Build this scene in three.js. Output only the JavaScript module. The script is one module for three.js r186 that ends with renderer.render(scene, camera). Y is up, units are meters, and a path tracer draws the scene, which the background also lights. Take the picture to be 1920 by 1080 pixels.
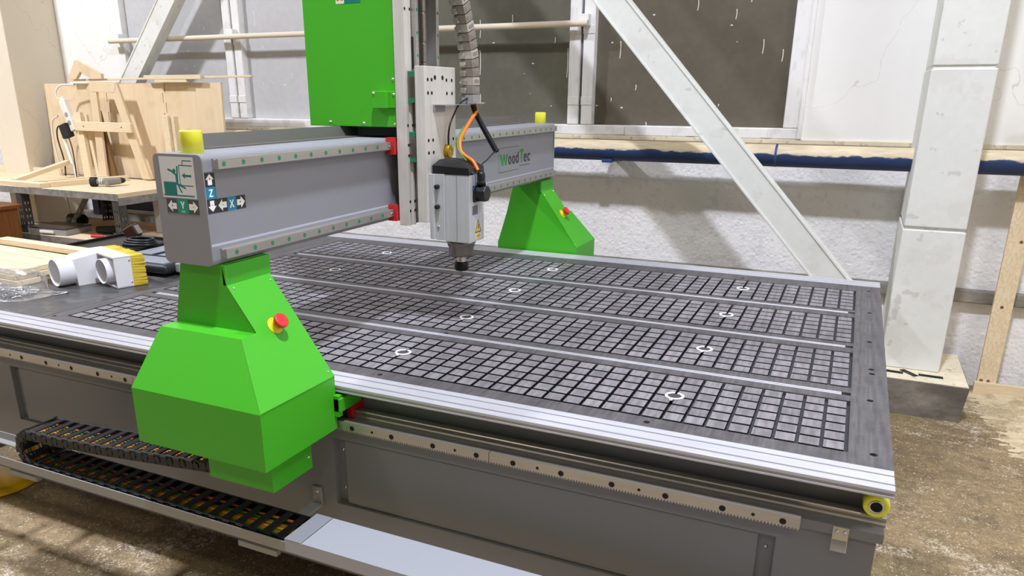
import * as THREE from 'three';
import { RoundedBoxGeometry } from 'three/addons/geometries/RoundedBoxGeometry.js';
import { mergeGeometries } from 'three/addons/utils/BufferGeometryUtils.js';
import { RectAreaLightUniformsLib } from 'three/addons/lights/RectAreaLightUniformsLib.js';

// ---------------------------------------------------------------- camera, light, exposure
// Heights are given from the table top of the machine; FLOOR is that height above the floor.
const FLOOR = 0.75;
const scene = new THREE.Scene();
scene.background = new THREE.Color(0x0b0c0d);
const camera = new THREE.PerspectiveCamera(2 * Math.atan(540 / 1425.65) * 180 / Math.PI, 1920 / 1080, 0.05, 60);
camera.setViewOffset(1920, 1080, 42.9, -107.47, 1920, 1080);
camera.rotation.order = 'YXZ';
camera.rotation.set(-0.3182, 0.4394, 0.0018);
camera.position.set(0.3154, 0.6742 + FLOOR, 1.691);
scene.add(camera);

const renderer = new THREE.WebGLRenderer({ antialias: true });
renderer.toneMapping = THREE.LinearToneMapping;
renderer.toneMappingExposure = 0.56;
renderer.shadowMap.enabled = true;
RectAreaLightUniformsLib.init();

// hall lamps, the last three added as fill light: [x, height over table, z, size, intensity, colour]
const LAMPS = [
  [0.1, 4.5, 0.85, 0.25, 2600, 0xe9eeff],
  [-5.7, 4.5, 0.6, 0.36, 1650, 0xf2f4ff],
  [3.0, 4.5, 0.45, 1.2, 26, 0xf4f6ff],  // added unseen lamp, large and soft, fills faces turned to +x
  [-2.5, 4.5, 4.4, 0.42, 120, 0xfff2e2],  // added unseen lamp, frontal fill from behind the camera
  [1.7, 4.5, 4.4, 0.42, 120, 0xfff2e2],  // added unseen lamp, second half of the frontal fill
];

// ---------------------------------------------------------------- helpers
let seed = 1234567;
const rnd = () => { seed = (seed * 1664525 + 1013904223) >>> 0; return seed / 4294967296; };
const rr = (a, b) => a + (b - a) * rnd();
const taken = {};
function numbered(n) { const k = (taken[n] = (taken[n] ?? -1) + 1); return k ? `${n}_${String(k).padStart(3, '0')}` : n; }
function finish(o) { o.castShadow = true; o.receiveShadow = true; return o; }
// top-level Group at base point b (heights from the table top)
function thing(name, label, category, b = [0, 0, 0], group) {
  const o = new THREE.Group(); o.name = numbered(name);
  o.position.set(b[0], b[1] + FLOOR, b[2]); o.userData = { label, category };
  if (group) o.userData.group = group;
  o.base = b; scene.add(o); return o;
}
function structure(name, geos, mat) {
  const o = new THREE.Group(); o.name = name; o.base = [0, 0, 0]; o.position.set(0, FLOOR, 0);
  scene.add(o); o.userData = { kind: 'structure' };
  if (geos) { const m = part(o, 'surface', geos, mat); o.remove(m); scene.remove(o); m.name = name; m.position.set(0, FLOOR, 0); m.userData = { kind: 'structure' }; m.base = [0, 0, 0]; scene.add(m); return m; }
  return o;
}
function boxUV(g) {
  if (g.index) g = g.toNonIndexed();
  if (!g.attributes.normal) g.computeVertexNormals();
  const p = g.attributes.position, uv = new Float32Array(p.count * 2);
  const a = new THREE.Vector3(), b = new THREE.Vector3(), c = new THREE.Vector3();
  for (let i = 0; i < p.count; i += 3) {
    a.fromBufferAttribute(p, i); b.fromBufferAttribute(p, i + 1); c.fromBufferAttribute(p, i + 2);
    const n = b.clone().sub(a).cross(c.clone().sub(a)); const x = Math.abs(n.x), y = Math.abs(n.y), z = Math.abs(n.z);
    [a, b, c].forEach((v, k) => {
      const q = (i + k) * 2;
      if (y >= x && y >= z) { uv[q] = v.x; uv[q + 1] = -v.z; }
      else if (x >= z) { uv[q] = v.z; uv[q + 1] = v.y; }
      else { uv[q] = v.x; uv[q + 1] = v.y; }
    });
  }
  g.setAttribute('uv', new THREE.BufferAttribute(uv, 2));
  return g;
}
// one named mesh under parent; geometry given in the same frame as the thing's base
function part(parent, name, geos, mat, keepUV = false) {
  let list = Array.isArray(geos) ? geos : [geos];
  list = list.map(g => { g = keepUV ? (g.index ? g.toNonIndexed() : g) : boxUV(g); for (const k of Object.keys(g.attributes)) if (!['position', 'normal', 'uv'].includes(k)) g.deleteAttribute(k); g.morphAttributes = {}; return g; });
  const g = list.length > 1 ? mergeGeometries(list) : list[0];
  const b = parent.base ?? [0, 0, 0];
  g.translate(-b[0], -b[1], -b[2]);
  const m = finish(new THREE.Mesh(g, mat)); m.name = name; m.base = b; parent.add(m);
  return m;
}
function tagStuff(o) { o.userData.kind = 'stuff'; return o; }
// geometries (coordinates relative to table top)
function bx(x0, x1, y0, y1, z0, z1, r = 0, seg = 1) {
  const w = Math.abs(x1 - x0), h = Math.abs(y1 - y0), d = Math.abs(z1 - z0);
  const g = r > 0 ? new RoundedBoxGeometry(w, h, d, seg, Math.min(r, w / 2.01, h / 2.01, d / 2.01)) : new THREE.BoxGeometry(w, h, d);
  return g.translate((x0 + x1) / 2, (y0 + y1) / 2, (z0 + z1) / 2);
}
const V = (a) => new THREE.Vector3(...a);
function cyl(p0, p1, r0, r1 = r0, seg = 20, open = false) {
  const a = V(p0), b = V(p1), d = b.clone().sub(a), L = d.length();
  const g = new THREE.CylinderGeometry(r1, r0, L, seg, 1, open);
  g.translate(0, L / 2, 0);
  g.applyQuaternion(new THREE.Quaternion().setFromUnitVectors(new THREE.Vector3(0, 1, 0), d.normalize()));
  return g.translate(a.x, a.y, a.z);
}
function lathe(prof, p, dir, seg = 28) {      // prof [[r,h],...] along dir from p
  const g = new THREE.LatheGeometry(prof.map(([r, h]) => new THREE.Vector2(r, h)), seg);
  g.applyQuaternion(new THREE.Quaternion().setFromUnitVectors(new THREE.Vector3(0, 1, 0), V(dir).normalize()));
  return g.translate(...p);
}
function tube(pts, r, seg = 40, rad = 8, closed = false) {
  return new THREE.TubeGeometry(new THREE.CatmullRomCurve3(pts.map(V), closed, 'catmullrom', 0.5), seg, r, rad, closed);
}
// convex solid from two matching rings of points, outward faces
function loft(bottom, top) {
  const n = bottom.length, pos = [], c = new THREE.Vector3();
  [...bottom, ...top].forEach(p => c.add(V(p))); c.multiplyScalar(1 / (2 * n));
  const tri = (a, b, d) => {
    a = V(a); b = V(b); d = V(d); const N = b.clone().sub(a).cross(d.clone().sub(a));
    if (N.lengthSq() < 1e-16) return;
    if (N.dot(a.clone().sub(c)) < 0) [b, d] = [d, b];
    pos.push(...a.toArray(), ...b.toArray(), ...d.toArray());
  };
  for (let i = 0; i < n; i++) { const j = (i + 1) % n; tri(bottom[i], bottom[j], top[j]); tri(bottom[i], top[j], top[i]); }
  for (let i = 1; i < n - 1; i++) { tri(bottom[0], bottom[i], bottom[i + 1]); tri(top[0], top[i], top[i + 1]); }
  const g = new THREE.BufferGeometry(); g.setAttribute('position', new THREE.Float32BufferAttribute(pos, 3)); g.computeVertexNormals(); return g;
}
// extrude a 2-D outline: plane 'xy' (depth along z), 'zy' (depth along x), 'xz' (depth up y)
function extr(pts, plane, d0, d1, holes = [], bevel = 0, curve = 8) {
  const sh = pts instanceof THREE.Shape ? pts : new THREE.Shape(pts.map(p => new THREE.Vector2(...p)));
  for (const h of holes) sh.holes.push(h instanceof THREE.Path ? h : new THREE.Path(h.map(p => new THREE.Vector2(...p))));
  const D = Math.abs(d1 - d0), lo = Math.min(d0, d1);
  const g = new THREE.ExtrudeGeometry(sh, { depth: D - 2 * bevel, bevelEnabled: bevel > 0, bevelSize: bevel, bevelOffset: -bevel, bevelThickness: bevel, bevelSegments: 2, curveSegments: curve });
  g.translate(0, 0, bevel);
  if (plane === 'xy') g.translate(0, 0, lo);
  else if (plane === 'zy') { // shape x -> -z ... use z = shape.x, y = shape.y, x = depth
    g.applyMatrix4(new THREE.Matrix4().set(0, 0, 1, lo, 0, 1, 0, 0, 1, 0, 0, 0, 0, 0, 0, 1)); flip(g);
  } else { g.applyMatrix4(new THREE.Matrix4().set(1, 0, 0, 0, 0, 0, 1, lo, 0, 1, 0, 0, 0, 0, 0, 1)); flip(g); }
  return g;
}
function flip(g) {
  const p = g.attributes.position, n = g.attributes.normal;
  if (g.index) { const a = g.index.array; for (let i = 0; i < a.length; i += 3) { const t = a[i]; a[i] = a[i + 1]; a[i + 1] = t; } }
  else for (const at of [p, n, g.attributes.uv]) if (at) for (let i = 0; i < at.count; i += 3) for (let k = 0; k < at.itemSize; k++) {
    const A = at.array, s = at.itemSize, t = A[i * s + k]; A[i * s + k] = A[(i + 1) * s + k]; A[(i + 1) * s + k] = t;
  }
  g.computeVertexNormals(); return g;
}
const circ = (x, y, r) => { const p = new THREE.Path(); p.absarc(x, y, r, 0, Math.PI * 2, true); return p; };
function rotAbout(g, axis, ang, p) { return g.translate(-p[0], -p[1], -p[2]).applyQuaternion(new THREE.Quaternion().setFromAxisAngle(V(axis).normalize(), ang)).translate(...p); }
// a bar of rectangular section between two points; up fixes its roll
function bar(p0, p1, w, h, up = [0, 1, 0], r = 0) {
  const a = V(p0), b = V(p1), d = b.clone().sub(a), L = d.length(); d.normalize();
  const s = d.clone().cross(V(up)).normalize(), u = s.clone().cross(d).normalize();
  const g = r ? new RoundedBoxGeometry(w, h, L, 1, r) : new THREE.BoxGeometry(w, h, L);
  g.applyMatrix4(new THREE.Matrix4().makeBasis(s, u, d.clone().negate()));
  const m = a.clone().add(b).multiplyScalar(0.5); return g.translate(m.x, m.y, m.z);
}

// ---------------------------------------------------------------- procedural textures
function lattice(n, s) { const a = new Float32Array(n * n); let t = s >>> 0; for (let i = 0; i < a.length; i++) { t = (t * 1664525 + 1013904223) >>> 0; a[i] = t / 4294967296; } return a; }
function noiser(n, s, m = n) {       // tileable value noise, n x n cells over the unit square
  const L = lattice(Math.max(n, m), s), W = Math.max(n, m), sm = t => t * t * (3 - 2 * t);
  return (u, v) => {
    u = ((u % 1) + 1) % 1 * n; v = ((v % 1) + 1) % 1 * m;
    const i = Math.floor(u), j = Math.floor(v), f = sm(u - i), g = sm(v - j), i1 = (i + 1) % n, j1 = (j + 1) % m;
    const a = L[j * W + i], b = L[j * W + i1], c = L[j1 * W + i], d = L[j1 * W + i1];
    return (a + (b - a) * f) * (1 - g) + (c + (d - c) * f) * g;
  };
}
function fbm(n, s, oct = 4, m = n) { const N = []; for (let k = 0; k < oct; k++) N.push(noiser(n << k, s + k * 77, m << k)); return (u, v) => { let r = 0, w = 0.5, t = 0; for (const f of N) { r += f(u, v) * w; t += w; w *= 0.5; } return r / t; }; }
const sstep = (a, b, x) => { x = Math.min(1, Math.max(0, (x - a) / (b - a))); return x * x * (3 - 2 * x); };
const mix = (a, b, t) => a.map((x, i) => x + (b[i] - x) * t);
function tex(w, h, fn, size = [1, 1], color = true) {     // fn(u,v) -> [r,g,b] 0..255 or grey; size in metres of one tile
  const d = new Uint8Array(w * h * 4);
  for (let j = 0; j < h; j++) for (let i = 0; i < w; i++) {
    let c = fn((i + 0.5) / w, (j + 0.5) / h); if (typeof c === 'number') c = [c, c, c];
    const k = (j * w + i) * 4; d[k] = c[0]; d[k + 1] = c[1]; d[k + 2] = c[2]; d[k + 3] = 255;
  }
  const t = new THREE.DataTexture(d, w, h, THREE.RGBAFormat);
  t.wrapS = t.wrapT = THREE.RepeatWrapping; t.magFilter = THREE.LinearFilter; t.minFilter = THREE.LinearMipmapLinearFilter; t.generateMipmaps = true;
  t.repeat.set(1 / size[0], 1 / size[1]); if (color) t.colorSpace = THREE.SRGBColorSpace; t.needsUpdate = true; return t;
}
function canvasTex(w, h, draw) {
  const c = document.createElement('canvas'); c.width = w; c.height = h; draw(c.getContext('2d'), w, h);
  const t = new THREE.CanvasTexture(c); t.colorSpace = THREE.SRGBColorSpace; t.magFilter = THREE.LinearFilter; return t;
}
const M = (o) => new THREE.MeshStandardMaterial({ roughness: 0.5, metalness: 0, ...o });
const P = (o) => new THREE.MeshPhysicalMaterial({ roughness: 0.5, metalness: 0, ...o });
// ---------------------------------------------------------------- materials
const n8 = fbm(8, 11, 5), n32 = fbm(32, 23, 4), n4 = fbm(4, 5, 5), n64 = fbm(64, 91, 3), n3 = fbm(3, 17, 6), n16 = fbm(16, 57, 5);
const n256 = fbm(256, 777, 2);
const grainX = fbm(4, 301, 5, 64), grainY = fbm(64, 307, 4, 4);
const paintBump = tex(256, 256, (u, v) => 128 + 60 * (n64(u, v) - 0.5), [0.08, 0.08], false);

const mGreen = P({ color: 0x42ae1d, roughness: 0.45, clearcoat: 0.12, clearcoatRoughness: 0.3, bumpMap: paintBump, bumpScale: 0.0002 });
const mGreyPaint = P({ color: 0x8b8c92, roughness: 0.5, clearcoat: 0.12, clearcoatRoughness: 0.35, bumpMap: paintBump, bumpScale: 0.0002 });
const mBody = P({ color: 0x7e7f82, roughness: 0.5, clearcoat: 0.15, clearcoatRoughness: 0.35, bumpMap: paintBump, bumpScale: 0.0003 });
const mTray = M({ color: 0x969592, roughness: 0.45, bumpMap: paintBump, bumpScale: 0.0002 });
const mTrayCover = M({ color: 0xa6a8af, roughness: 0.4 });
const brushT = tex(512, 512, (u, v) => 234 + 16 * (grainX(u, v) - 0.5) + 12 * (n8(u, v) - 0.5), [0.6, 0.15]);
const brushV = tex(512, 512, (u, v) => 232 + 20 * (grainY(u, v) - 0.5) + 16 * (n8(u, v) - 0.5), [0.15, 0.6]);
const mAlu = M({ color: 0xcfcfd4, map: brushT, metalness: 0.15, roughness: 0.38 });
const mAluV = M({ color: 0xeae5dc, map: brushV, metalness: 0.12, roughness: 0.36 });
const mSteel = M({ color: 0xc9c5be, map: brushT, metalness: 0.75, roughness: 0.34 });
const mGroove = M({ color: 0x777a83, metalness: 0.3, roughness: 0.5 });
const mSpindle = M({ color: 0xd6d8da, map: brushV, metalness: 0.2, roughness: 0.4 });
const mDarkSteel = M({ color: 0x8a857c, metalness: 0.85, roughness: 0.28 });
const mBlack = M({ color: 0x101112, roughness: 0.45 });
const mBlackMatt = M({ color: 0x17181a, roughness: 0.75 });
const mNut = M({ color: 0x141414, roughness: 0.35, metalness: 0.4 });
const mRed = M({ color: 0xc21f24, roughness: 0.4 });
const mRedCap = P({ color: 0xe0262e, roughness: 0.35, clearcoat: 0.3 });
const mYellowPU = P({ color: 0xeeee3c, roughness: 0.35, clearcoat: 0.4 });
const mYellow = M({ color: 0xe8d314, roughness: 0.4 });
const mYellowFoot = M({ color: 0xe8b90c, roughness: 0.35 });
const mGreenCap = M({ color: 0x2a7d57, roughness: 0.5 });
const mScrew = M({ color: 0xcfcfcf, metalness: 0.9, roughness: 0.25 });
const mHole = M({ color: 0x0c0c0c, roughness: 0.8 });
const mGold = M({ color: 0xb99a1d, metalness: 0.7, roughness: 0.3 });
const mOrange = M({ color: 0xe0761b, roughness: 0.45 });
const mCableGreen = M({ color: 0x3c8f2c, roughness: 0.45 });
const mCableYellow = M({ color: 0xd8c92a, roughness: 0.45 });
const mCableBlack = M({ color: 0x15171a, roughness: 0.4 });
const mCableWhite = M({ color: 0xdcd8cc, roughness: 0.5 });
const mChain = M({ color: 0x151516, roughness: 0.5 });
const mChainBar = M({ color: 0x1e1f22, roughness: 0.45 });
const mChrome = M({ color: 0xcfcac2, metalness: 0.8, roughness: 0.3 });
const mChromeDark = M({ color: 0x9d968c, metalness: 0.7, roughness: 0.4 });

// vacuum table: dark grey sheet with mill marks across
const millT = tex(512, 512, (u, v) => { const s = grainY(u, v), b = n8(u, v), f = n32(u, v); const g = 128 + 50 * (s - 0.5) + 34 * (b - 0.5) + 14 * (f - 0.5); return [g, g * 0.985, g * 1.0]; }, [0.31, 0.31]);
const millDust = tex(512, 512, (u, v) => { const s = grainY(u, v), b = n8(u, v), f = n32(u, v); let g = 126 + 50 * (s - 0.5) + 34 * (b - 0.5); const d = sstep(0.66, 0.8, n16(u, v) * 0.6 + f * 0.4); return mix([g, g * 0.985, g], [190, 184, 176], d * 0.6); }, [0.23, 0.23]);
const millBump = tex(512, 512, (u, v) => 128 + 120 * (grainY(u, v) - 0.5), [0.31, 0.31], false);
const mPlate = M({ map: millT, color: 0xaeabab, roughness: 0.5, bumpMap: millBump, bumpScale: 0.0004 });
const mPad = [0xfffafc, 0xf0ecee, 0xffffff].map((c, i) => M({ map: i === 2 ? millDust : millT, color: c, roughness: 0.52, bumpMap: millBump, bumpScale: 0.0004 }));
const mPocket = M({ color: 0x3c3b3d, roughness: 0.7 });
const mPadShadeSide = M({ color: 0x17171a, roughness: 0.6 });      // near-black pad sides: the shade of the grooves put into the colour
const sheetT = tex(512, 512, (u, v) => { const g = 74 + 26 * (n8(u, v) - 0.5) + 14 * (n32(u, v) - 0.5); const s = sstep(0.62, 0.72, n16(u * 1, v)); return mix([g, g, g * 1.01], [118, 114, 110], s * 0.5); }, [0.8, 0.8]);
const sheetR = tex(256, 256, (u, v) => 70 + 90 * n8(u, v), [0.8, 0.8], false);
const mSheet = M({ map: sheetT, roughness: 0.85, roughnessMap: sheetR });
const mRing = M({ color: 0xe9e9e4, roughness: 0.6 });

// hall
const plasterB = tex(1024, 1024, (u, v) => { const a = noiser2(u, v); return 255 * a; }, [0.9, 0.9], false);
function noiser2(u, v) { return 0.55 * n64(u, v) + 0.45 * n32(u * 1, v * 1); }
const stainN = fbm(5, 401, 5);
const wallT = tex(1024, 1024, (u, v) => { const s = sstep(0.56, 0.72, stainN(u, v)), f = n64(u, v); const g = 236 + 10 * (n8(u, v) - 0.5) - 10 * sstep(0.6, 0.8, f); return mix([g, g - 2, g - 4], [222, 214, 204], s * 0.55); }, [2.1, 2.1]);
const mPlaster = M({ map: wallT, roughness: 0.9, bumpMap: plasterB, bumpScale: 0.006 });
const wallS = tex(1024, 1024, (u, v) => { const g = 238 + 8 * (n4(u, v) - 0.5); const crack = Math.abs(n3(u + 0.1, v) - 0.5) < 0.0012 ? 1 : 0; const s = sstep(0.6, 0.75, stainN(u + 0.3, v)); return mix(mix([g, g - 2, g - 8], [228, 218, 205], s * 0.5), [190, 183, 172], crack * 0.4); }, [2.3, 2.3]);
const mWall = M({ map: wallS, roughness: 0.85, bumpMap: paintBump, bumpScale: 0.0006 });
const colT = tex(1024, 1024, (u, v) => { const g = 222 + 10 * (n8(u, v) - 0.5) + 6 * (n64(u, v) - 0.5); const s = sstep(0.62, 0.74, n16(u, v)); const k = sstep(0.74, 0.8, n32(u + 0.2, v)); return mix(mix([g, g + 1, g - 6], [206, 203, 194], s * 0.35), [176, 173, 166], k * 0.4); }, [1.6, 1.6]);
const mColumnR = M({ map: colT, roughness: 0.8, bumpMap: paintBump, bumpScale: 0.001 });
const concT = tex(1024, 512, (u, v) => { const g = 128 + 60 * (n8(u, v) - 0.5) + 24 * (n64(u, v) - 0.5); const d = sstep(0.5, 0.7, n4(u, v)); return mix([g, g * 0.96, g * 0.88], [86, 80, 70], d * 0.5); }, [1.2, 0.6]);
const mConcrete = M({ map: concT, roughness: 0.9, bumpMap: plasterB, bumpScale: 0.002 });
const dustT = tex(512, 512, (u, v) => { const g = 222 + 22 * (n16(u, v) - 0.5); const d = sstep(0.62, 0.78, n32(u, v)); return mix([g, g * 0.95, g * 0.82], [168, 158, 138], d * 0.6); }, [0.7, 0.7]);
const mDusty = M({ map: dustT, roughness: 0.95 });
const n512 = fbm(384, 4242, 2), n128 = fbm(100, 313, 3), streakN = fbm(14, 626, 4, 60);
const floorT = tex(2048, 2048, (u, v) => {
  const a = n3(u, v), b = n16(u, v), f = n64(u, v), c = n8(u + 0.37, v + 0.11), sp = n512(u, v), m = n128(u, v), st = streakN(u, v);
  let col = mix([150, 129, 95], [122, 104, 74], sstep(0.38, 0.62, a));
  col = mix(col, [134, 122, 84], sstep(0.55, 0.7, c) * 0.5);
  col = mix(col, [96, 82, 60], sstep(0.6, 0.75, b) * 0.4);
  const g = 1 + 0.34 * (sp - 0.5) + 0.26 * (m - 0.5) + 0.16 * (st - 0.5); col = col.map(x => x * g);
  const frost = sstep(0.5, 0.66, 0.4 * n4(u + 0.2, v + 0.6) + 0.4 * n16(u + 0.5, v) + 0.2 * st);            // fine white dust
  col = mix(col, [222, 212, 196], frost * sstep(0.36, 0.66, sp * 0.6 + m * 0.4) * 0.8);
  const fleck = sstep(0.715, 0.77, sp * 0.78 + f * 0.22);
  col = mix(col, [236, 226, 204], fleck * 0.85);
  return col.map(x => Math.min(255, x));
}, [1.7, 1.7]);
function fine(u, v) { return n256(u, v); }

const floorB = tex(1024, 1024, (u, v) => 255 * (0.6 * n64(u, v) + 0.4 * n16(u, v)), [1.3, 1.3], false);
const mFloor = M({ map: floorT, roughness: 0.75, bumpMap: floorB, bumpScale: 0.004 });
const mFrameWhite = M({ color: 0xf4f4f4, roughness: 0.6, map: tex(256, 512, (u, v) => { const g = 244 - 14 * sstep(0.55, 0.8, n16(u, v)); return [g, g - 2, g - 6]; }, [0.5, 1.0]) });
const paneL = tex(512, 512, (u, v) => { const g = 192 + 16 * (n4(u, v) - 0.5) + 10 * (n64(u, v) - 0.5); return [g, g, g]; }, [1.7, 1.7]);
const paneT = tex(1024, 1024, (u, v) => { const g = 118 + 22 * (n4(u, v) - 0.5) + 10 * (n64(u, v) - 0.5); const d = sstep(0.6, 0.8, n16(u, v)); return mix([g, g * 0.97, g * 0.9], [132, 127, 116], d * 0.35); }, [1.7, 1.7]);
const mPane = [0xffffff, 0xffffff, 0xd8dace, 0xdcd4c6].map((c, i) => M({ map: i > 1 ? paneT : paneL, color: c, roughness: 0.4 }));
const mPaintDrip = M({ color: 0xe8e6dc, roughness: 0.7 });
const mBrace = M({ map: colT, color: 0xffffff, roughness: 0.7, bumpMap: paintBump, bumpScale: 0.001 });
const mCream = M({ map: wallS, color: 0xece2d0, roughness: 0.8 });
const pipeT = tex(1024, 256, (u, v) => { // v runs round the pipe: dust lies on the upper part with a ragged edge
  const e = 0.055 * (n32(u, 0.3) - 0.5) + 0.05 * (n8(u, 0.7) - 0.5) + 0.03 * (n64(u, v) - 0.5);
  const up = Math.abs(v - 0.5); const d = sstep(0.225 + e + 0.012, 0.225 + e - 0.012, up);
  const dustc = mix([232, 214, 178], [196, 180, 150], n32(u, v)); const blue = mix([38, 62, 108], [28, 44, 78], n16(u, v));
  return mix(blue, dustc, d);
});
const mPipe = M({ map: pipeT, roughness: 0.55 });
const mPipeBlue = M({ color: 0x2a4878, roughness: 0.5 });
const mNavy = M({ color: 0x1b2547, roughness: 0.5 });
const woodGrain = fbm(3, 611, 5, 40);
const pineT = tex(512, 512, (u, v) => { const w = woodGrain(u, v), f = n64(u, v); const r = Math.abs(Math.sin((v * 26 + w * 5) * 3.14)); const c = mix([230, 212, 178], [214, 190, 148], sstep(0.55, 1, r) * 0.6 + 0.3 * (w - 0.4)); return c.map(x => x * (1 + 0.04 * (f - 0.5))); }, [0.9, 0.22]);
const pineV = pineT.clone(); pineV.rotation = Math.PI / 2; pineV.repeat.set(1 / 0.22, 1 / 0.9); pineV.needsUpdate = true;
const mPine = M({ map: pineT, roughness: 0.7 });
const mPineV = M({ map: pineV, roughness: 0.7 });
const plyT = tex(512, 512, (u, v) => { const w = woodGrain(v, u), g = n8(u, v); return mix([226, 205, 170], [206, 182, 144], 0.5 * w + 0.4 * sstep(0.5, 0.8, g)); }, [0.9, 0.9]);
const mPly = M({ map: plyT, roughness: 0.75 });
const mPlyDark = M({ map: plyT, color: 0x8a7350, roughness: 0.8 });
const brownT = tex(256, 256, (u, v) => mix([140, 84, 30], [96, 54, 18], woodGrain(v, u)), [0.5, 0.5]);
const mBrownWood = M({ map: brownT, roughness: 0.5 });
const galvT = tex(512, 512, (u, v) => { const g = 150 + 60 * (n16(u, v) - 0.5) + 22 * (n64(u, v) - 0.5); return [g, g * 0.98, g * 0.95]; }, [0.4, 0.4]);
const mGalv = M({ map: galvT, metalness: 0.55, roughness: 0.45 });
const mGalvDark = M({ map: galvT, color: 0x8c8a86, metalness: 0.5, roughness: 0.5 });
const mWhitePlastic = P({ color: 0xe9e7ea, roughness: 0.35, clearcoat: 0.2 });
const mWhiteStrip = M({ color: 0xe6e4d8, roughness: 0.45 });
const mBristle = [0xd8be3c, 0xe4cb4c, 0xc9ac2e].map(c => M({ color: c, roughness: 0.8 }));
const mCaseGrey = M({ color: 0x868c94, roughness: 0.5 });
const mCaseDark = M({ color: 0x23272d, roughness: 0.5 });
const mBag = P({ color: 0xffffff, transmission: 0.92, thickness: 0, roughness: 0.08, ior: 1.45 });
const mBottle = M({ color: 0xa9a69f, roughness: 0.4 });
const mCard = M({ color: 0x8d6a4a, roughness: 0.9 });
const mDrillGrey = M({ color: 0x8a887f, roughness: 0.5 });
const mCeil = M({ color: 0x9a9894, roughness: 0.9 });
const mConcreteWall = M({ map: concT, roughness: 0.9 });

const driftT = tex(512, 512, (u, v) => { const f = n128(u, v), b = n16(u, v), sp = n512(u, v); return mix(mix([206, 188, 152], [176, 156, 120], sstep(0.4, 0.65, b)), [232, 220, 194], sstep(0.45, 0.7, f * 0.5 + sp * 0.5) * 0.6); }, [0.9, 0.9]);
const mDrift = M({ map: driftT, roughness: 0.95 });
// ---------------------------------------------------------------- the hall
const FY = -FLOOR, CEIL = 4.9, X0 = -9, X1 = 4.4, ZW = -2.7, ZF = 8.5, TH = 0.2;
structure('floor', bx(X0 - TH, X1 + TH, FY - 0.2, FY, ZW - 0.6, ZF + TH), mFloor);
structure('ceiling', bx(X0 - TH, X1 + TH, CEIL, CEIL + 0.2, ZW - 0.6, ZF + TH), mCeil);
structure('wall_left', bx(X0 - TH, X0, FY, CEIL, ZW - 0.6, ZF + TH), mWall);
structure('wall_right', bx(X1, X1 + TH, FY, CEIL, ZW - 0.6, ZF + TH), mWall);  // unseen wall, set near and white so its bounce fills +x faces
structure('wall_front', bx(X0, X1, FY, CEIL, ZF, ZF + TH), mConcreteWall);
const WX0 = -4.86, WX1 = 0.03, WY0 = 0.456, WY1 = 2.9;
const wallBack = structure('wall_back');
part(wallBack, 'smooth_plaster', [bx(X0, WX0, 0.456, CEIL, ZW - TH, ZW), bx(WX1, X1, 0.456, CEIL, ZW - TH, ZW), bx(WX0, WX1, WY1, CEIL, ZW - TH, ZW)], mWall);
{ // rough plaster below the window, a finely broken surface
  const w = X1 - X0, h = 0.456 + 0.75, nx = 620, ny = 50, g = new THREE.PlaneGeometry(w, h, nx, ny), p = g.attributes.position;
  const A = fbm(90, 909, 3, 12), B = fbm(24, 88, 3, 6);
  for (let i = 0; i < p.count; i++) {
    const u = p.getX(i) / w + 0.5, v = p.getY(i) / h + 0.5;
    p.setZ(i, 0.0035 * (A(u * 2, v) - 0.5) + 0.004 * (B(u, v) - 0.5));
  }
  g.translate((X0 + X1) / 2, -0.147, ZW); g.computeVertexNormals();
  part(wallBack, 'rough_plaster', [g, bx(X0, X1, FY, 0.456, ZW - TH, ZW - 0.012)], mPlaster);
}
structure('baseboard_back', [bx(X0, X1, -0.31, -0.245, ZW, ZW + 0.05, 0.008)], mConcrete);
structure('trim_1', [bx(X0, X1, 0.432, 0.456, ZW - 0.02, ZW + 0.016, 0.004)], mDusty);       // sill under the window

// window: white steel frame, five panes of dirty dark glass
const win = structure('window_1');
const fr = (n, ...a) => part(win, n, bx(...a, 0.006), mFrameWhite);
fr('frame_rail', WX0, WX1, WY0, WY0 + 0.055, ZW - 0.07, ZW + 0.01);
fr('frame_rail', WX0, WX1, WY1 - 0.06, WY1, ZW - 0.07, ZW + 0.01);
fr('frame_stile', WX0, WX0 + 0.075, WY0 + 0.055, WY1 - 0.06, ZW - 0.07, ZW + 0.01);
fr('frame_stile', WX1 - 0.085, WX1, WY0 + 0.055, WY1 - 0.06, ZW - 0.07, ZW + 0.01);
fr('frame_stile', WX1 - 0.012, WX1 + 0.012, WY0, WY1, ZW - 0.02, ZW + 0.022);
const mull = [-3.72, -2.445, -1.17];
for (const m of mull) {
  fr('mullion', m - 0.075, m - 0.008, WY0 + 0.055, WY1 - 0.06, ZW - 0.07, ZW + 0.012);
  fr('mullion', m + 0.008, m + 0.075, WY0 + 0.055, WY1 - 0.06, ZW - 0.07, ZW + 0.012);
  part(win, 'mullion_joint', bx(m - 0.01, m + 0.01, WY0 + 0.05, WY1 - 0.06, ZW - 0.07, ZW - 0.004), mGroove);
  for (const y of [0.62, 1.0, 1.45]) for (const s of [-1, 1]) part(win, 'hinge_plate', bx(m + s * 0.04 - 0.033, m + s * 0.04 + 0.033, y, y + 0.045, ZW + 0.012, ZW + 0.016, 0.002), mFrameWhite);
}
for (const x of [-0.95, -0.55, -0.16, -2.0, -2.9]) part(win, 'hinge_plate', bx(x, x + 0.05, WY0 + 0.004, WY0 + 0.05, ZW + 0.01, ZW + 0.015, 0.002), mFrameWhite);
const edges = [WX0 + 0.075, mull[0] - 0.075, mull[0] + 0.075, mull[1] - 0.075, mull[1] + 0.075, mull[2] - 0.075, mull[2] + 0.075, WX1 - 0.085];
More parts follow.
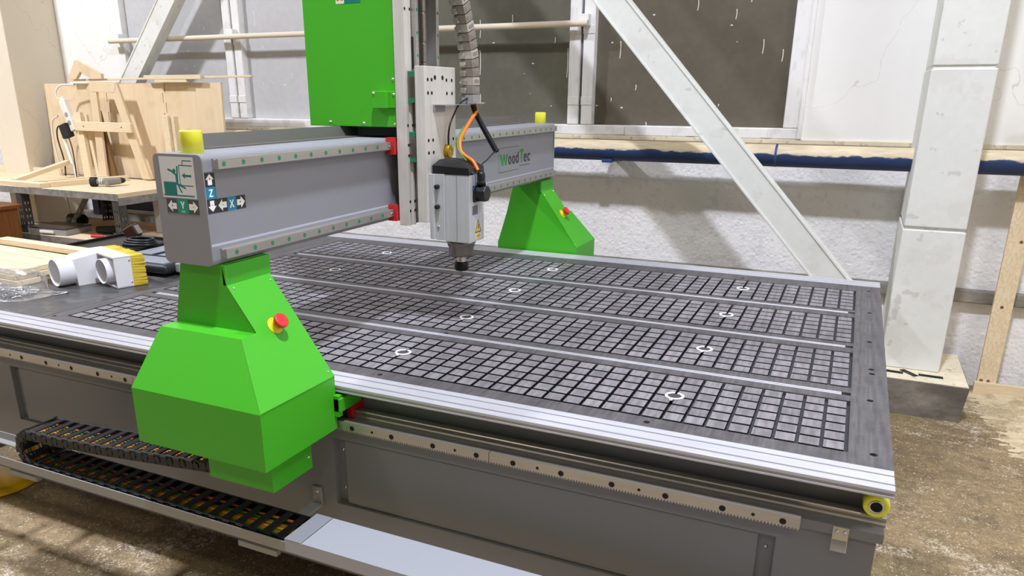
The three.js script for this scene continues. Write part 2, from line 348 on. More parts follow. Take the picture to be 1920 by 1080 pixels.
for (let i = 0; i < 8; i += 2) part(win, 'pane', bx(edges[i], edges[i + 1], WY0 + 0.055, WY1 - 0.06, ZW - 0.05, ZW - 0.04), mPane[i / 2]);
{ // runs of white paint on the glass
  const runs = [[-1.83, 1.1, .1], [-1.83, .93, .14], [-1.62, 1.12, .05], [-1.35, .99, .03], [-1.27, .93, .16], [-1.83, .68, .06], [-.96, .96, .09], [-.86, .73, .03], [-.79, .53, .03], [-.55, 1.15, .05], [-.2, .95, .07], [-.28, 1.17, .04], [-4.6, 1.22, .06], [-3.1, 1.2, .1], [-.1, .9, .06], [-.35, 1.1, .05], [-1.0, .66, .02], [-3.55, 1.22, .1], [-4.02, 1.13, .02], [-.4, .63, .012]];
  const gs = runs.map(([x, y, l]) => { const k = [[x, y, 0], [x + 0.002, y - l * .5, 0], [x - 0.001, y - l, 0]].map(p => [p[0], p[1], ZW - 0.04]); return tube(k, 0.0026, 8, 5); });
  part(win, 'paint_runs', gs, mPaintDrip).userData.kind = 'stuff';
  const dots = []; for (let i = 0; i < 70; i++) { const x = rr(-4.7, -0.1), y = rr(0.55, 1.4), r = rr(0.002, 0.006); if (mull.some(m => Math.abs(m - x) < 0.08)) continue; dots.push(new THREE.SphereGeometry(r, 6, 4).scale(1.4, 0.8, 0.3).translate(x, y, ZW - 0.04)); }
  part(win, 'paint_spots', dots, mPaintDrip).userData.kind = 'stuff';
}

// columns with plinth
function column(x0, x1, label, joints, mColumn) {
  const c = thing('concrete_column', label, 'column', [(x0 + x1) / 2, -0.57, -2.26]);
  let y = -0.57; const ys = [...joints, CEIL - 0.002];
  ys.forEach((t, k) => { const o = k ? 0.004 * k : 0; part(c, 'shaft_section', bx(x0 + o, x1 - o * 0.4, y, t - 0.006, ZW + 0.002, -2.26 - o, 0.006), mColumn); y = t + 0.006; });
  part(c, 'joint', joints.map(t => bx(x0 + 0.012, x1 - 0.012, t - 0.008, t + 0.008, ZW + 0.002, -2.275)), mColumn);
  return c;
}
column(0.55, 0.803, 'pale concrete column standing behind the right end of the machine table', [0.1, 0.79], mColumnR);
column(-5.8, -5.5, 'pale concrete column at the left beside the plywood boards', [1.6], mCream);
function plinth(x0, x1, label) {
  const c = thing('concrete_plinth', label, 'plinth', [(x0 + x1) / 2, FY, -2.4]);
  part(c, 'block', loft([[x0 + 0.03, FY, ZW + 0.09], [x1 - 0.015, FY, ZW + 0.09], [x1 - 0.015, FY, -2.12], [x0 + 0.03, FY, -2.12]], [[x0, -0.575, ZW + 0.09], [x1, -0.575, ZW + 0.09], [x1, -0.575, -2.1], [x0, -0.575, -2.1]]), mConcrete);
  part(c, 'dusty_top', bx(x0 + 0.004, x1 - 0.004, -0.575, -0.57, ZW + 0.092, -2.104, 0.002), mDusty);
  return c;
}
plinth(0.38, 0.915, 'low concrete plinth with a dusty top under the right column');
plinth(-5.95, -5.35, 'low concrete plinth under the left column');
[[0.60, -2.19, 0.1, 0.05], [0.675, -2.2, 0.09, 0.9], [0.765, -2.19, 0.1, 0.03]].forEach(([x, z, l, a], i) => {
  const t = thing('slotted_bracket', ['slotted black bracket lying on the plinth nearest the machine table', 'slotted black bracket lying askew in the middle of the plinth edge', 'slotted black bracket lying on the plinth nearest its free corner'][i], 'bracket', [x, -0.57, z], 'brackets on the plinth');
  const g = extr([[-l / 2, -0.012], [l / 2, -0.012], [l / 2, 0.012], [-l / 2, 0.012]], 'xz', 0, 0.004, [[[-l / 2 + 0.012, -0.005], [l / 2 - 0.012, -0.005], [l / 2 - 0.012, 0.005], [-l / 2 + 0.012, 0.005]]]);
  const m = part(t, 'strap', g.translate(x, -0.57, z), mBlackMatt); t.rotation.y = -a;
});

// diagonal steel braces between the columns, in the plane of the column fronts
function brace(p0, p1, w, d, label, z) {
  const t = thing('steel_brace', label, 'brace', [p0[0], p0[1], z]);
  const a = [p0[0], p0[1], z], b = [p1[0], p1[1], z];
  part(t, 'web', bar(a, b, w, d, [0, 0, 1], 0.004), mBrace);
  const dir = V(b).sub(V(a)).normalize(), nrm = new THREE.Vector3(-dir.y, dir.x, 0).multiplyScalar(w / 2 - 0.004);
  for (const s of [-1, 1]) {
    const o = nrm.clone().multiplyScalar(s);
    part(t, 'flange', bar([a[0] + o.x, a[1] + o.y, z + d / 2 - 0.02], [b[0] + o.x, b[1] + o.y, z + d / 2 - 0.02], 0.012, 0.05, [0, 0, 1], 0.003), mBrace);
  }
}
{ const k = 1.107; const at = (y) => [0.304 - (y + 0.17) / k, y];
  brace(at(-0.3), at(4.6), 0.128, 0.09, 'white painted diagonal steel brace crossing the window down to the right column', -2.18); }
{ const at = (y) => [-4.546 + (y - 0.81) * 0.896, y];
  brace(at(0.55), at(4.6), 0.135, 0.09, 'cream painted diagonal steel brace rising behind the plywood boards', -2.56); }

// blue pipe with dust, and the thin cream rail across the window
{ const t = thing('wall_pipe', 'blue wall pipe with pale dust on top below the window', 'pipe', [-1.2, 0.385, ZW + 0.19]);
  const len = 7.6, g = new THREE.CylinderGeometry(0.055, 0.055, len, 40, 60, true), uv = g.attributes.uv, p = g.attributes.position;
  for (let i = 0; i < p.count; i++) uv.setXY(i, (p.getY(i) + 10) / 1.6, ((Math.atan2(p.getX(i), p.getZ(i)) / (2 * Math.PI)) + 1) % 1);
  // rebuild the seam: map angle so that the top of the pipe has v = 0.5
  for (let i = 0; i < p.count; i++) uv.setY(i, 0.5 + (i % 41) / 40 - 0.5);
  g.rotateZ(Math.PI / 2); // axis to x
  // angle index 0 starts at +z; after rotation find top: rotate so that v=.5 is up
  const gi = g; gi.rotateX(PIPE_TURN()); gi.translate(-0.1, 0.385, ZW + 0.19);
  part(t, 'pipe', gi, mPipe, true);
  for (const x of [-0.93, 2.2, -3.4]) part(t, 'clamp', [bx(x - 0.03, x + 0.03, 0.32, 0.37, ZW, ZW + 0.225, 0.006)], mPipeBlue);
  for (const x of [-0.06, -2.3]) part(t, 'weld_seam', lathe([[0.055, 0], [0.0565, 0.003], [0.0565, 0.009], [0.055, 0.012]], [x, 0.385, ZW + 0.19], [1, 0, 0], 32), mPipeBlue);
}
{ // pale sawdust swept against the wall beside the plinth
  const t = thing('sawdust_drift', 'pale sawdust swept over the floor beside the plinth', 'sawdust', [1.6, FY, -2.3]); t.userData.kind = 'stuff';
  const nx = 220, nz = 110, g = new THREE.PlaneGeometry(2.6, 1.0, nx, nz), p = g.attributes.position, f = fbm(6, 515, 4), keep = [];
  g.rotateX(-Math.PI / 2);
  for (let i = 0; i < p.count; i++) { const u = p.getX(i) / 2.6 + 0.5, v = p.getZ(i) + 0.5; p.setY(i, -0.005 + 0.03 * (1 - v * 0.9) * (0.2 + f(u * 1.5, v)) * sstep(-0.02, 0.12, u) + 0.007 * (n64(u * 1.3, v) - 0.5)); }
  g.computeVertexNormals(); g.translate(2.22, FY, -2.1); part(t, 'dust', g, mDrift); }
function PIPE_TURN() { return Math.PI / 2; }
{ const t = thing('window_rail', 'thin cream tube running across the window behind the gantry', 'rail', [-3, 1.05, ZW + 0.07]);
  part(t, 'tube', cyl([-4.86, 1.05, ZW + 0.07], [-1.12, 1.05, ZW + 0.07], 0.017, 0.017, 16), mCream);
  for (const x of [-4.8, -3.7, -1.15]) part(t, 'clip', [bx(x - 0.03, x + 0.03, 1.04, 1.1, ZW + 0.01, ZW + 0.06, 0.003)], mFrameWhite);
}
// hall lamps and the added fill lamps
LAMPS.forEach(([x, y, z, s, I, c], i) => {
  const t = thing('ceiling_lamp', ['square ceiling lamp above the machine table', 'square ceiling lamp above the workbench side of the hall', 'large square fill lamp added to the right of the machine', 'square warm white fill lamp added behind the camera on the left', 'square warm white fill lamp added behind the camera on the right'][i], 'lamp', [x, y, z], 'hall lamps');
  part(t, 'housing', bx(x - s / 2 - 0.03, x + s / 2 + 0.03, y, y + 0.09, z - s / 2 - 0.03, z + s / 2 + 0.03, 0.01), mTray);
  part(t, 'diffuser', bx(x - s / 2, x + s / 2, y - 0.012, y + 0.002, z - s / 2, z + s / 2, 0.004), M({ color: 0xffffff, emissive: c, emissiveIntensity: 12 }));
  part(t, 'suspension', [cyl([x, y + 0.09, z], [x, CEIL, z], 0.01)], mTray);
  const L = new THREE.RectAreaLight(c, I, s, s); L.position.set(x, y - 0.02 + FLOOR, z); L.lookAt(x, -10, z); L.name = 'lamp_light'; L.castShadow = true; scene.add(L);
});
// ---------------------------------------------------------------- the machine table
const BX0 = -2.75, BX1 = 0.459, ZN = 0.199, ZFAR = -1.394;
const bed = thing('router_table', 'long grey machine table with gridded dark vacuum top and aluminium edges', 'machine table', [-1.1, FY, -0.6]);
const NC = 49, NR = 6, PX0 = -1.9057, PX1 = 0.3786, STRIP = 0.38645, GW = 0.0078, PZ = 0.147;
const px = (PX1 - PX0 - GW) / NC, pz = (2 * PZ - GW) / NR;
const tracks = [-0.1938, -0.5865, -0.978];
{ // top sheet with pockets, slots and bolt holes; the pocket floor lies under it
  const holes = [];
  for (let s = 0; s < 4; s++) { const c = -s * STRIP; holes.push([[PX0, c - PZ], [PX0, c + PZ], [PX1, c + PZ], [PX1, c - PZ]]); }
  for (const z of tracks) holes.push([[PX0, z - 0.0095], [PX0, z + 0.0095], [PX1, z + 0.0095], [PX1, z - 0.0095]]);
  for (const [x, z] of [[0.425, 0.137], [0.42, -0.17], [0.425, -0.37], [0.424, -0.405], [0.42, -0.66], [0.422, -1.0], [0.42, -1.32], [-0.02, 0.173], [-0.705, 0.173], [-1.3, 0.173], [-1.94, 0.165], [-0.02, -1.34], [-0.75, -1.34], [-0.72, -0.21], [-0.72, -0.555], [-1.46, -0.21]]) holes.push(circ(x, z, 0.0075));
  part(bed, 'vacuum_sheet', extr([[-1.96, ZFAR], [BX1, ZFAR], [BX1, ZN], [-1.96, ZN]], 'xz', -0.012, 0, holes), mPlate);
  part(bed, 'pocket_floor', bx(-1.96, BX1, -0.024, -0.012, ZFAR, ZN), mPocket);
  part(bed, 'end_sheet', bx(BX0, -1.963, -0.022, 0, ZFAR, ZN, 0.001), mSheet);
}
{ // raised pads of the grid: the 300 that show largest as pieces, the rest joined
  const cam = camera.position.clone(); cam.y -= FLOOR;
  const list = [];
  for (let s = 0; s < 4; s++) for (let r = 0; r < NR; r++) for (let c = 0; c < NC; c++) {
    const x = PX1 - GW - (c + 0.5) * px + GW / 2, z = -s * STRIP + PZ - GW - (r + 0.5) * pz + GW / 2;
    const d = Math.hypot(x - cam.x, cam.y, z - cam.z);
    const hidden = x < -0.78 && z > x * -0.62 - 0.95 && x > -1.9 ? (x < -0.9 && s < 2 && x > -1.55) : false;
    list.push({ x, z, d: hidden ? d + 9 : d, s, r, c });
  }
  list.sort((a, b) => a.d - b.d);
  const pad = new THREE.BoxGeometry(px - GW, 0.0125, pz - GW).toNonIndexed(); pad.clearGroups();
  // faces 2 (top) carry the scuffed grey, the others the painted groove shade
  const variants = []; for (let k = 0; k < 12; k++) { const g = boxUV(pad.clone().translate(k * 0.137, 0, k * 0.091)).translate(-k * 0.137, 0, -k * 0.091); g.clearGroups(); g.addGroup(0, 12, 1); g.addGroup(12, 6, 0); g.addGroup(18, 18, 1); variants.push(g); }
  const cut = (g, a, b) => { const o = new THREE.BufferGeometry(); for (const n of ['position', 'normal', 'uv']) { const t = g.attributes[n]; o.setAttribute(n, new THREE.BufferAttribute(t.array.slice(a * t.itemSize, b * t.itemSize), t.itemSize)); } return o; };
  const tops = [[], [], []], shadeSides = [];
  list.forEach((q, i) => {
    const k = rnd() < 0.14 ? 2 : rnd() < 0.5 ? 0 : 1;
    if (i < 300) {
      const m = finish(new THREE.Mesh(variants[i % 12], [mPad[k], mPadShadeSide])); m.name = 'pad';
      m.position.set(q.x - bed.base[0], -0.0063 - bed.base[1], q.z - bed.base[2]); bed.add(m);
    } else { const g = pad.clone().translate(q.x, -0.0063, q.z); tops[k].push(cut(g, 12, 18)); shadeSides.push(cut(g, 0, 12), cut(g, 18, 36)); }
  });
  tops.forEach((l, k) => tagStuff(part(bed, 'far_pads', l, mPad[k]))); tagStuff(part(bed, 'far_pad_shade_sides', shadeSides, mPadShadeSide));
}
tracks.forEach(z => {
  const g = [bx(PX0 + 0.022, PX1 - 0.02, -0.0078, 0.0004, z - 0.0085, z - 0.0022, 0.0008), bx(PX0 + 0.022, PX1 - 0.02, -0.0078, 0.0004, z + 0.0022, z + 0.0085, 0.0008), bx(PX0 + 0.022, PX1 - 0.02, -0.0078, -0.0035, z - 0.0025, z + 0.0025)];
  part(bed, 'clamp_track', g, mAlu);
});
for (let s = 0; s < 4; s++) [0.0033, -0.7404, -1.5305].forEach((x) => {   // suction ports with white seals
  const c = -s * STRIP, sh = new THREE.Shape(), a0 = -Math.PI / 2 + 0.16, a1 = 3 * Math.PI / 2 - 0.16;
  sh.absarc(0, 0, 0.0225, a0, a1, false); sh.absarc(0, 0, 0.0162, a1, a0, true);
  const seal = [extr(sh, 'xz', 0.0004, 0.0032, [], 0.0006, 30).translate(x, 0, c)];
  if (s < 4) seal.push(cyl([x - 0.003, 0.0004, c + 0.026], [x - 0.003, 0.003, c + 0.026], 0.0042, 0.004, 12));
  const p = part(bed, 'suction_port', cyl([x, -0.006, c], [x, 0.0006, c], 0.0158, 0.0155, 28), mPocket);
  part(p, 'seal', seal, mRing);
});
// aluminium edge profiles, grooved on top
function edgeProfile(z0, z1, out) {
  const w = (z) => z0 + (z1 - z0) * z, y = [[0, 0.001], [0.25, 0.001], [0.255, -0.003], [0.31, -0.003], [0.315, 0.001], [0.68, 0.001], [0.685, -0.003], [0.75, -0.003], [0.755, 0.001], [1, 0.001], [1, -0.005], [0.955, -0.0075], [0.955, -0.0105], [1.0, -0.0115], [1.0, -0.0155], [0.9, -0.0165], [0, -0.0165]];
  return extr(y.map(([a, b]) => [w(a), b]), 'zy', BX0, BX1);
}
part(bed, 'edge_profile', edgeProfile(ZN + 0.001, 0.285), mAlu);
part(bed, 'edge_profile', edgeProfile(ZFAR - 0.001, ZFAR - 0.09), mAlu);
// frame behind the side: recessed beam, rail seat, skirt with sunk panels
part(bed, 'side_beam', [bx(BX0, BX1 - 0.008, -0.098, -0.0165, 0.1, 0.196), bx(BX0, BX1 - 0.008, -0.101, -0.094, 0.19, 0.2)], mBody);
part(bed, 'side_beam', bx(BX0, BX1 - 0.008, -0.098, -0.0165, -1.4, -1.3), mBody);
part(bed, 'cross_frame', [bx(BX0, BX0 + 0.1, -0.1, -0.022, -1.3, 0.1), bx(-1.4, -1.3, -0.1, -0.022, -1.3, 0.1), bx(BX1 - 0.11, BX1 - 0.01, -0.1, -0.022, -1.3, 0.1)], mBody);
part(bed, 'rail_seat', bx(BX0, BX1 - 0.002, -0.124, -0.103, 0.1, 0.262, 0.001), mBody);
part(bed, 'rail_seat', bx(BX0, BX1 - 0.002, -0.124, -0.103, -1.47, -1.3, 0.001), mBody);
{ const z = 0.222, y = -0.103; // linear rail, waisted section
  const s = [[-0.0115, 0], [0.0115, 0], [0.0115, 0.005], [0.0085, 0.008], [0.0085, 0.0115], [0.0112, 0.0145], [0.0112, 0.019], [0.0095, 0.021], [-0.0095, 0.021], [-0.0112, 0.019], [-0.0112, 0.0145], [-0.0085, 0.0115], [-0.0085, 0.008], [-0.0115, 0.005]];
  part(bed, 'linear_rail', extr(s.map(([a, b]) => [z + a, y + b]), 'zy', BX0, BX1), mSteel);
  part(bed, 'linear_rail', extr(s.map(([a, b]) => [-1.43 + a, y + b]), 'zy', BX0, BX1), mSteel);
}
// rack with teeth underneath, two lengths
function rack(x0, x1) {
  const pts = [[x0, -0.092], [x1, -0.092], [x1, -0.114]]; const n = Math.round((x1 - x0) / 0.0063), d = (x1 - x0) / n;
  for (let i = n - 1; i >= 0; i--) { const b = x0 + i * d; pts.push([b + d * 0.86, -0.1145], [b + d * 0.64, -0.1188], [b + d * 0.36, -0.1188], [b + d * 0.14, -0.1145]); }
  pts.push([x0, -0.114]);
  const m = part(bed, 'gear_rack', extr(pts, 'xy', 0.2625, 0.285, [], 0), mSteel);
  const big = [], N = Math.max(1, Math.round((x1 - x0) / 0.1125));
  for (let i = 0; i < N; i++) { const x = x1 - 0.031 - i * 0.1135; if (x < x0 + 0.01) break; big.push(cyl([x, -0.106, 0.2846], [x, -0.106, 0.2853], 0.0065, 0.0065, 18)); if (i % 2 === 0) big.push(cyl([x - 0.055, -0.105, 0.2846], [x - 0.055, -0.105, 0.2853], 0.0035, 0.0035, 12)); }
  part(m, 'bolt_holes', big, mHole).userData.kind = 'stuff';
}
rack(-0.345, 0.312); rack(-1.47, -0.3465); rack(-2.6, -1.4715);
// skirt
const SB = -0.46, panels = [[-2.083, -1.02], [-0.805, 0.272]];
part(bed, 'side_skirt', [bx(BX0, BX1 - 0.012, -0.163, -0.124, 0.1, 0.25), bx(BX0, BX1 - 0.012, SB, -0.352, 0.1, 0.25), bx(BX0, panels[0][0], -0.352, -0.163, 0.1, 0.25), bx(panels[0][1], panels[1][0], -0.352, -0.163, 0.1, 0.25), bx(panels[1][1], BX1 - 0.012, -0.352, -0.163, 0.1, 0.25)], mBody);
panels.forEach(([a, b]) => {
  part(bed, 'panel_recess', bx(a, b, -0.352, -0.163, 0.22, 0.231), mBody);
  const p = part(bed, 'side_panel', bx(a + 0.03, b - 0.034, -0.3495, -0.168, 0.231, 0.242, 0.0015), mBody);
  for (const x of [a + 0.017, b - 0.018]) for (const y of [-0.2, -0.31]) part(p, 'screw', lathe([[0, 0.004], [0.003, 0.0035], [0.0048, 0.001], [0.005, 0]], [x, y, 0.231], [0, 0, 1], 14), mScrew);
});
part(bed, 'far_skirt', [bx(BX0, BX1 - 0.012, SB, -0.124, -1.46, -1.42)], mBody);
part(bed, 'end_skirt', [bx(BX1 - 0.03, BX1 - 0.012, SB, -0.124, -1.42, 0.1), bx(BX0, BX0 + 0.02, SB, -0.124, -1.42, 0.1)], mBody);
// legs on yellow feet
for (const x of [-2.52, 0.3]) for (const z of [0.12, -1.33]) {
  part(bed, 'leg', bx(x - 0.05, x + 0.05, -0.6, SB, z - 0.05, z + 0.05, 0.004), mBody);
  const f = part(bed, 'foot', lathe([[0, 0], [0.15, 0], [0.15, 0.01], [0.13, 0.028], [0.03, 0.038], [0, 0.038]], [x, FY, z], [0, 1, 0], 36), mYellowFoot);
  part(f, 'threaded_rod', cyl([x, FY + 0.036, z], [x, -0.6, z], 0.011), mBlack);
}
// small things at the free end
part(bed, 'bumper', lathe([[0.0, -0.05], [0.023, -0.05], [0.0235, -0.006], [0.0215, 0], [0.013, 0.0005], [0.013, -0.004]], [0.437, -0.057, 0.246], [0, 0, 1], 32), mYellowPU);
part(bed, 'bumper_sleeve', [lathe([[0.0135, -0.001], [0.0135, 0.0012], [0.0105, 0.0012], [0.0105, -0.001]], [0.437, -0.057, 0.246], [0, 0, 1], 28)], mScrew);
part(bed, 'bumper_socket', cyl([0.437, -0.057, 0.24], [0.437, -0.057, 0.2445], 0.0105, 0.0105, 20), mHole);
{ const b = part(bed, 'rail_clip', [bx(0.37, 0.398, -0.134, -0.104, 0.262, 0.2645, 0.001), rotAbout(bx(0.37, 0.398, -0.155, -0.131, 0.262, 0.2645, 0.001), [1, 0, 0], -0.35, [0.38, -0.132, 0.263])], mChrome);
  for (const x of [0.377, 0.391]) part(b, 'screw', lathe([[0, 0.004], [0.003, 0.0035], [0.0042, 0]], [x, -0.114, 0.2645], [0, 0, 1], 12), mScrew); }
// cable tray in front of the skirt, right half under a cover
const TZ0 = 0.362, TZ1 = 0.482, TY = -0.362;
part(bed, 'cable_tray', [bx(-1.77, BX1, TY, TY + 0.003, TZ0, TZ1), bx(BX0, -1.77, TY, TY + 0.003, TZ0, TZ0 + 0.024), bx(BX0, -1.77, TY, TY + 0.003, TZ1 - 0.02, TZ1), bx(BX0, BX1, TY, -0.331, TZ1 - 0.003, TZ1, 0.001), bx(BX0, BX1, TY, -0.335, TZ0, TZ0 + 0.003)], mTray);
part(bed, 'tray_cover', [bx(-0.735, BX1, -0.323, -0.320, TZ0 - 0.002, TZ1 + 0.003, 0.001), bx(-0.785, BX1, -0.354, -0.322, TZ1 + 0.0005, TZ1 + 0.003, 0.001), bx(-0.735, BX1, -0.34, -0.322, TZ0 - 0.002, TZ0)], mTrayCover);
part(bed, 'tray_end_cap', [bx(-0.785, -0.737, -0.323, -0.3195, TZ0 - 0.002, TZ1 + 0.003, 0.001)], mGreyPaint);
for (const x of [-2.35, -1.75, -0.88, 0.2]) {
  const b = part(bed, 'tray_bracket', [bx(x, x + 0.03, TY - 0.008, TY - 0.001, 0.25, TZ1 - 0.01), bx(x - 0.06, x + 0.06, TY - 0.024, TY - 0.008, TZ1 - 0.022, TZ1 - 0.004, 0.002), bx(x, x + 0.03, TY - 0.008, -0.315, 0.25, 0.256, 0.002)], mTray);
  part(b, 'screw', lathe([[0, 0.004], [0.003, 0.0035], [0.0048, 0]], [x + 0.015, -0.33, 0.256], [0, 0, 1], 12), mScrew);
}
// ---------------------------------------------------------------- gantry
const GX0 = -1.078, GX1 = -0.935, GY0 = 0.312, GY1 = 0.553, GZ0 = 0.46, GZ1 = -1.66;
const gantry = thing('gantry', 'gantry bridge of a grey beam on two green side housings', 'gantry', [-1.0, -0.11, -0.6]);
{ // beam: rounded section with two lands for the rails
  const s = new THREE.Shape(), r = 0.016, x0 = GX0, x1 = GX1, y0 = GY0, y1 = GY1, f = x1 - 0.005;
  s.moveTo(x0 + r, y0); s.lineTo(x1 - r, y0); s.quadraticCurveTo(x1, y0, x1, y0 + r);
  s.lineTo(x1, y0 + 0.044); s.lineTo(f, y0 + 0.048); s.lineTo(f, y1 - 0.04); s.lineTo(x1, y1 - 0.036);
  s.lineTo(x1, y1 - r); s.quadraticCurveTo(x1, y1, x1 - r, y1); s.lineTo(x0 + r, y1); s.quadraticCurveTo(x0, y1, x0, y1 - r); s.lineTo(x0, y0 + r); s.quadraticCurveTo(x0, y0, x0 + r, y0);
  part(gantry, 'beam', extr(s, 'xy', GZ1, GZ0 - 0.003, [], 0, 10), mGreyPaint);
  const e = new THREE.Shape(); e.moveTo(x0 + r, y0); e.lineTo(x1 - r, y0); e.quadraticCurveTo(x1, y0, x1, y0 + r); e.lineTo(x1, y1 - r); e.quadraticCurveTo(x1, y1, x1 - r, y1); e.lineTo(x0 + r, y1); e.quadraticCurveTo(x0, y1, x0, y1 - r); e.lineTo(x0, y0 + r); e.quadraticCurveTo(x0, y0, x0 + r, y0);
  part(gantry, 'end_plate', extr(e, 'xy', GZ0 - 0.003, GZ0, [], 0.0008, 10), mGreyPaint);
  part(gantry, 'end_plate', extr(e.clone(), 'xy', GZ1 - 0.003, GZ1, [], 0.0008, 10), mGreyPaint);
}
for (const [yc, zh, zs] of [[0.532, 0.4156, 0.432], [0.338, 0.4037, 0.435]]) {
  const x = GX1, s = [[-0.0115, 0], [-0.0115, 0.005], [-0.0085, 0.008], [-0.0085, 0.0105], [-0.0112, 0.0135], [-0.0112, 0.017], [-0.0098, 0.0185], [0.0098, 0.0185], [0.0112, 0.017], [0.0112, 0.0135], [0.0085, 0.0105], [0.0085, 0.008], [0.0115, 0.005], [0.0115, 0]];
  const rail = part(gantry, 'linear_rail', extr(s.map(([a, b]) => [x + b, yc + a]), 'xy', GZ1 + 0.02, zs), mSteel);
  const caps = []; for (let i = 0; i < 35; i++) { const z = zh - i * 0.06; if (z < GZ1 + 0.03) break; caps.push(cyl([x + 0.018, yc, z], [x + 0.0188, yc, z], 0.0056, 0.0056, 16)); }
  part(rail, 'bolt_plugs', caps, mGreenCap).userData.kind = 'stuff';
}
part(gantry, 'cable_shelf', [extr([[-1.098, 0.5535], [-1.092, 0.5535], [-1.108, 0.585], [-1.114, 0.585]], 'xy', GZ1 + 0.05, 0.33), bx(-1.096, -1.05, 0.5533, 0.556, GZ1 + 0.05, 0.33)], mDarkSteelPaint());
function mDarkSteelPaint() { return M({ color: 0x6e6b67, roughness: 0.45, metalness: 0.4 }); }
for (const z of [0.425, -1.63]) part(gantry, 'bumper', lathe([[0, 0], [0.024, 0], [0.024, 0.045], [0.022, 0.0475], [0, 0.0475]], [-0.993, GY1, z], [0, 1, 0], 32), mYellowPU);
// housing: z given for the near side, mirrored about the middle for the far side
function housing(near) {
  const Z = near ? (z) => z : (z) => -1.21 - z;
  const ring = (y, xl, xr, zf, zb = 0.29) => [[xl, y, Z(zb)], [xr, y, Z(zb)], [xr, y, Z(zf)], [xl, y, Z(zf)]];
  const A0 = ring(-0.11, -1.14, -0.757, 0.552), A1 = ring(0.026, -1.14, -0.757, 0.552), B = ring(0.162, -1.0975, -0.854, 0.482), C0 = ring(0.162, -1.0975, -0.854, 0.434), C1 = ring(0.264, -1.072, -0.93, 0.434), D = ring(0.3125, -1.06, -0.938, 0.434);
  const h = part(gantry, 'side_housing', [loft(A0, A1), loft(A1, B), loft(C0, C1), loft(C1, D)], mGreen);
  // bolted cover on the sloping side
  const a = V([-0.757, 0.026, 0]), b = V([-0.93, 0.264, 0]), L = a.distanceTo(b), dir = b.clone().sub(a).normalize();
  const q = (y) => (y - 0.026) / (0.264 - 0.026) * L, e = 0.0012;
  const outline = [[Z(0.29), 0.001], [Z(0.552) , 0.001], [Z(0.482), q(0.162)], [Z(0.434), q(0.162) + e], [Z(0.434), L], [Z(0.29), L]];
  const N = new THREE.Vector3(-dir.y, dir.x, 0).negate(); // outward
  const g = extr(outline, 'zy', -0.0005, 0.0022, [], 0.0005);
  g.applyMatrix4(new THREE.Matrix4().makeBasis(N, dir, new THREE.Vector3(0, 0, 1)).setPosition(a));
  const cov = part(gantry, 'sloping_cover', g, mGreen);
  const on = (y, z, o = 0) => { const t = q(y); return a.clone().addScaledVector(dir, t).addScaledVector(N, 0.0022 + o).add(new THREE.Vector3(0, 0, Z(z))).toArray(); };
  for (const [y, z] of [[0.04, 0.302], [0.25, 0.302], [0.255, 0.42]]) part(cov, 'screw', lathe([[0, 0.003], [0.002, 0.0026], [0.0036, 0]], on(y, z), N.toArray(), 12), mScrew);
  // folded top strip under the beam
  part(gantry, 'top_strip', bx(-0.9385, -0.9285, 0.264, 0.311, Math.min(Z(0.285), Z(0.434)), Math.max(Z(0.285), Z(0.434)), 0.001), mGreen);
  // emergency stop
  const c = on(0.163, near ? 0.372 : 0.365), n = N.toArray();
  const es = part(gantry, 'emergency_stop', lathe([[0, 0], [0.0205, 0], [0.0205, 0.0015], [0.0125, 0.0018], [0.0125, 0.009], [0.0105, 0.0095], [0.0105, 0.016], [0, 0.016]], c, n, 32), mYellow);
  part(es, 'stop_button', lathe([[0.009, 0.012], [0.0155, 0.016], [0.0178, 0.02], [0.0185, 0.0275], [0.0175, 0.0295], [0.014, 0.0305], [0, 0.0308]], c, n, 36), mRedCap);
  // lower tab and foot pieces
  const zt = [Z(0.343), Z(0.487)].sort((p, r) => p - r);
  const tab = part(gantry, 'lower_tab', bx(-0.995, -0.8, -0.203, -0.109, zt[0], zt[1], 0.001), mGreen);
  part(tab, 'screw', lathe([[0, 0.003], [0.002, 0.0026], [0.0036, 0]], [-0.8, -0.17, Z(0.355)], [1, 0, 0], 12), mScrew);
  // carriage on the bed rail, looking out on the right
  const zc = Z(0.222); const zz = (p, r) => [Math.min(Z(p), Z(r)), Math.max(Z(p), Z(r))];
  part(gantry, 'carriage_plate', [bx(-1.13, -0.738, -0.062, -0.028, ...zz(0.21, 0.3), 0.001), bx(-0.757, -0.742, -0.075, -0.02, ...zz(0.285, 0.3), 0.001)], mGreen);
  for (const x of [-1.05, -0.79]) { part(gantry, 'carriage_block', extr([[zc - 0.026, -0.062], [zc + 0.026, -0.062], [zc + 0.026, -0.097], [zc + 0.013, -0.097], [zc + 0.013, -0.079], [zc - 0.013, -0.079], [zc - 0.013, -0.097], [zc - 0.026, -0.097]], 'zy', x - 0.035, x + 0.035), mDarkSteel);
    for (const s of [-1, 1]) part(gantry, 'wiper', extr([[zc - 0.026, -0.063], [zc + 0.026, -0.063], [zc + 0.026, -0.097], [zc + 0.013, -0.097], [zc + 0.013, -0.079], [zc - 0.013, -0.079], [zc - 0.013, -0.097], [zc - 0.026, -0.097]], 'zy', x + s * 0.035, x + s * 0.047), mRed); }
}
housing(true); housing(false);
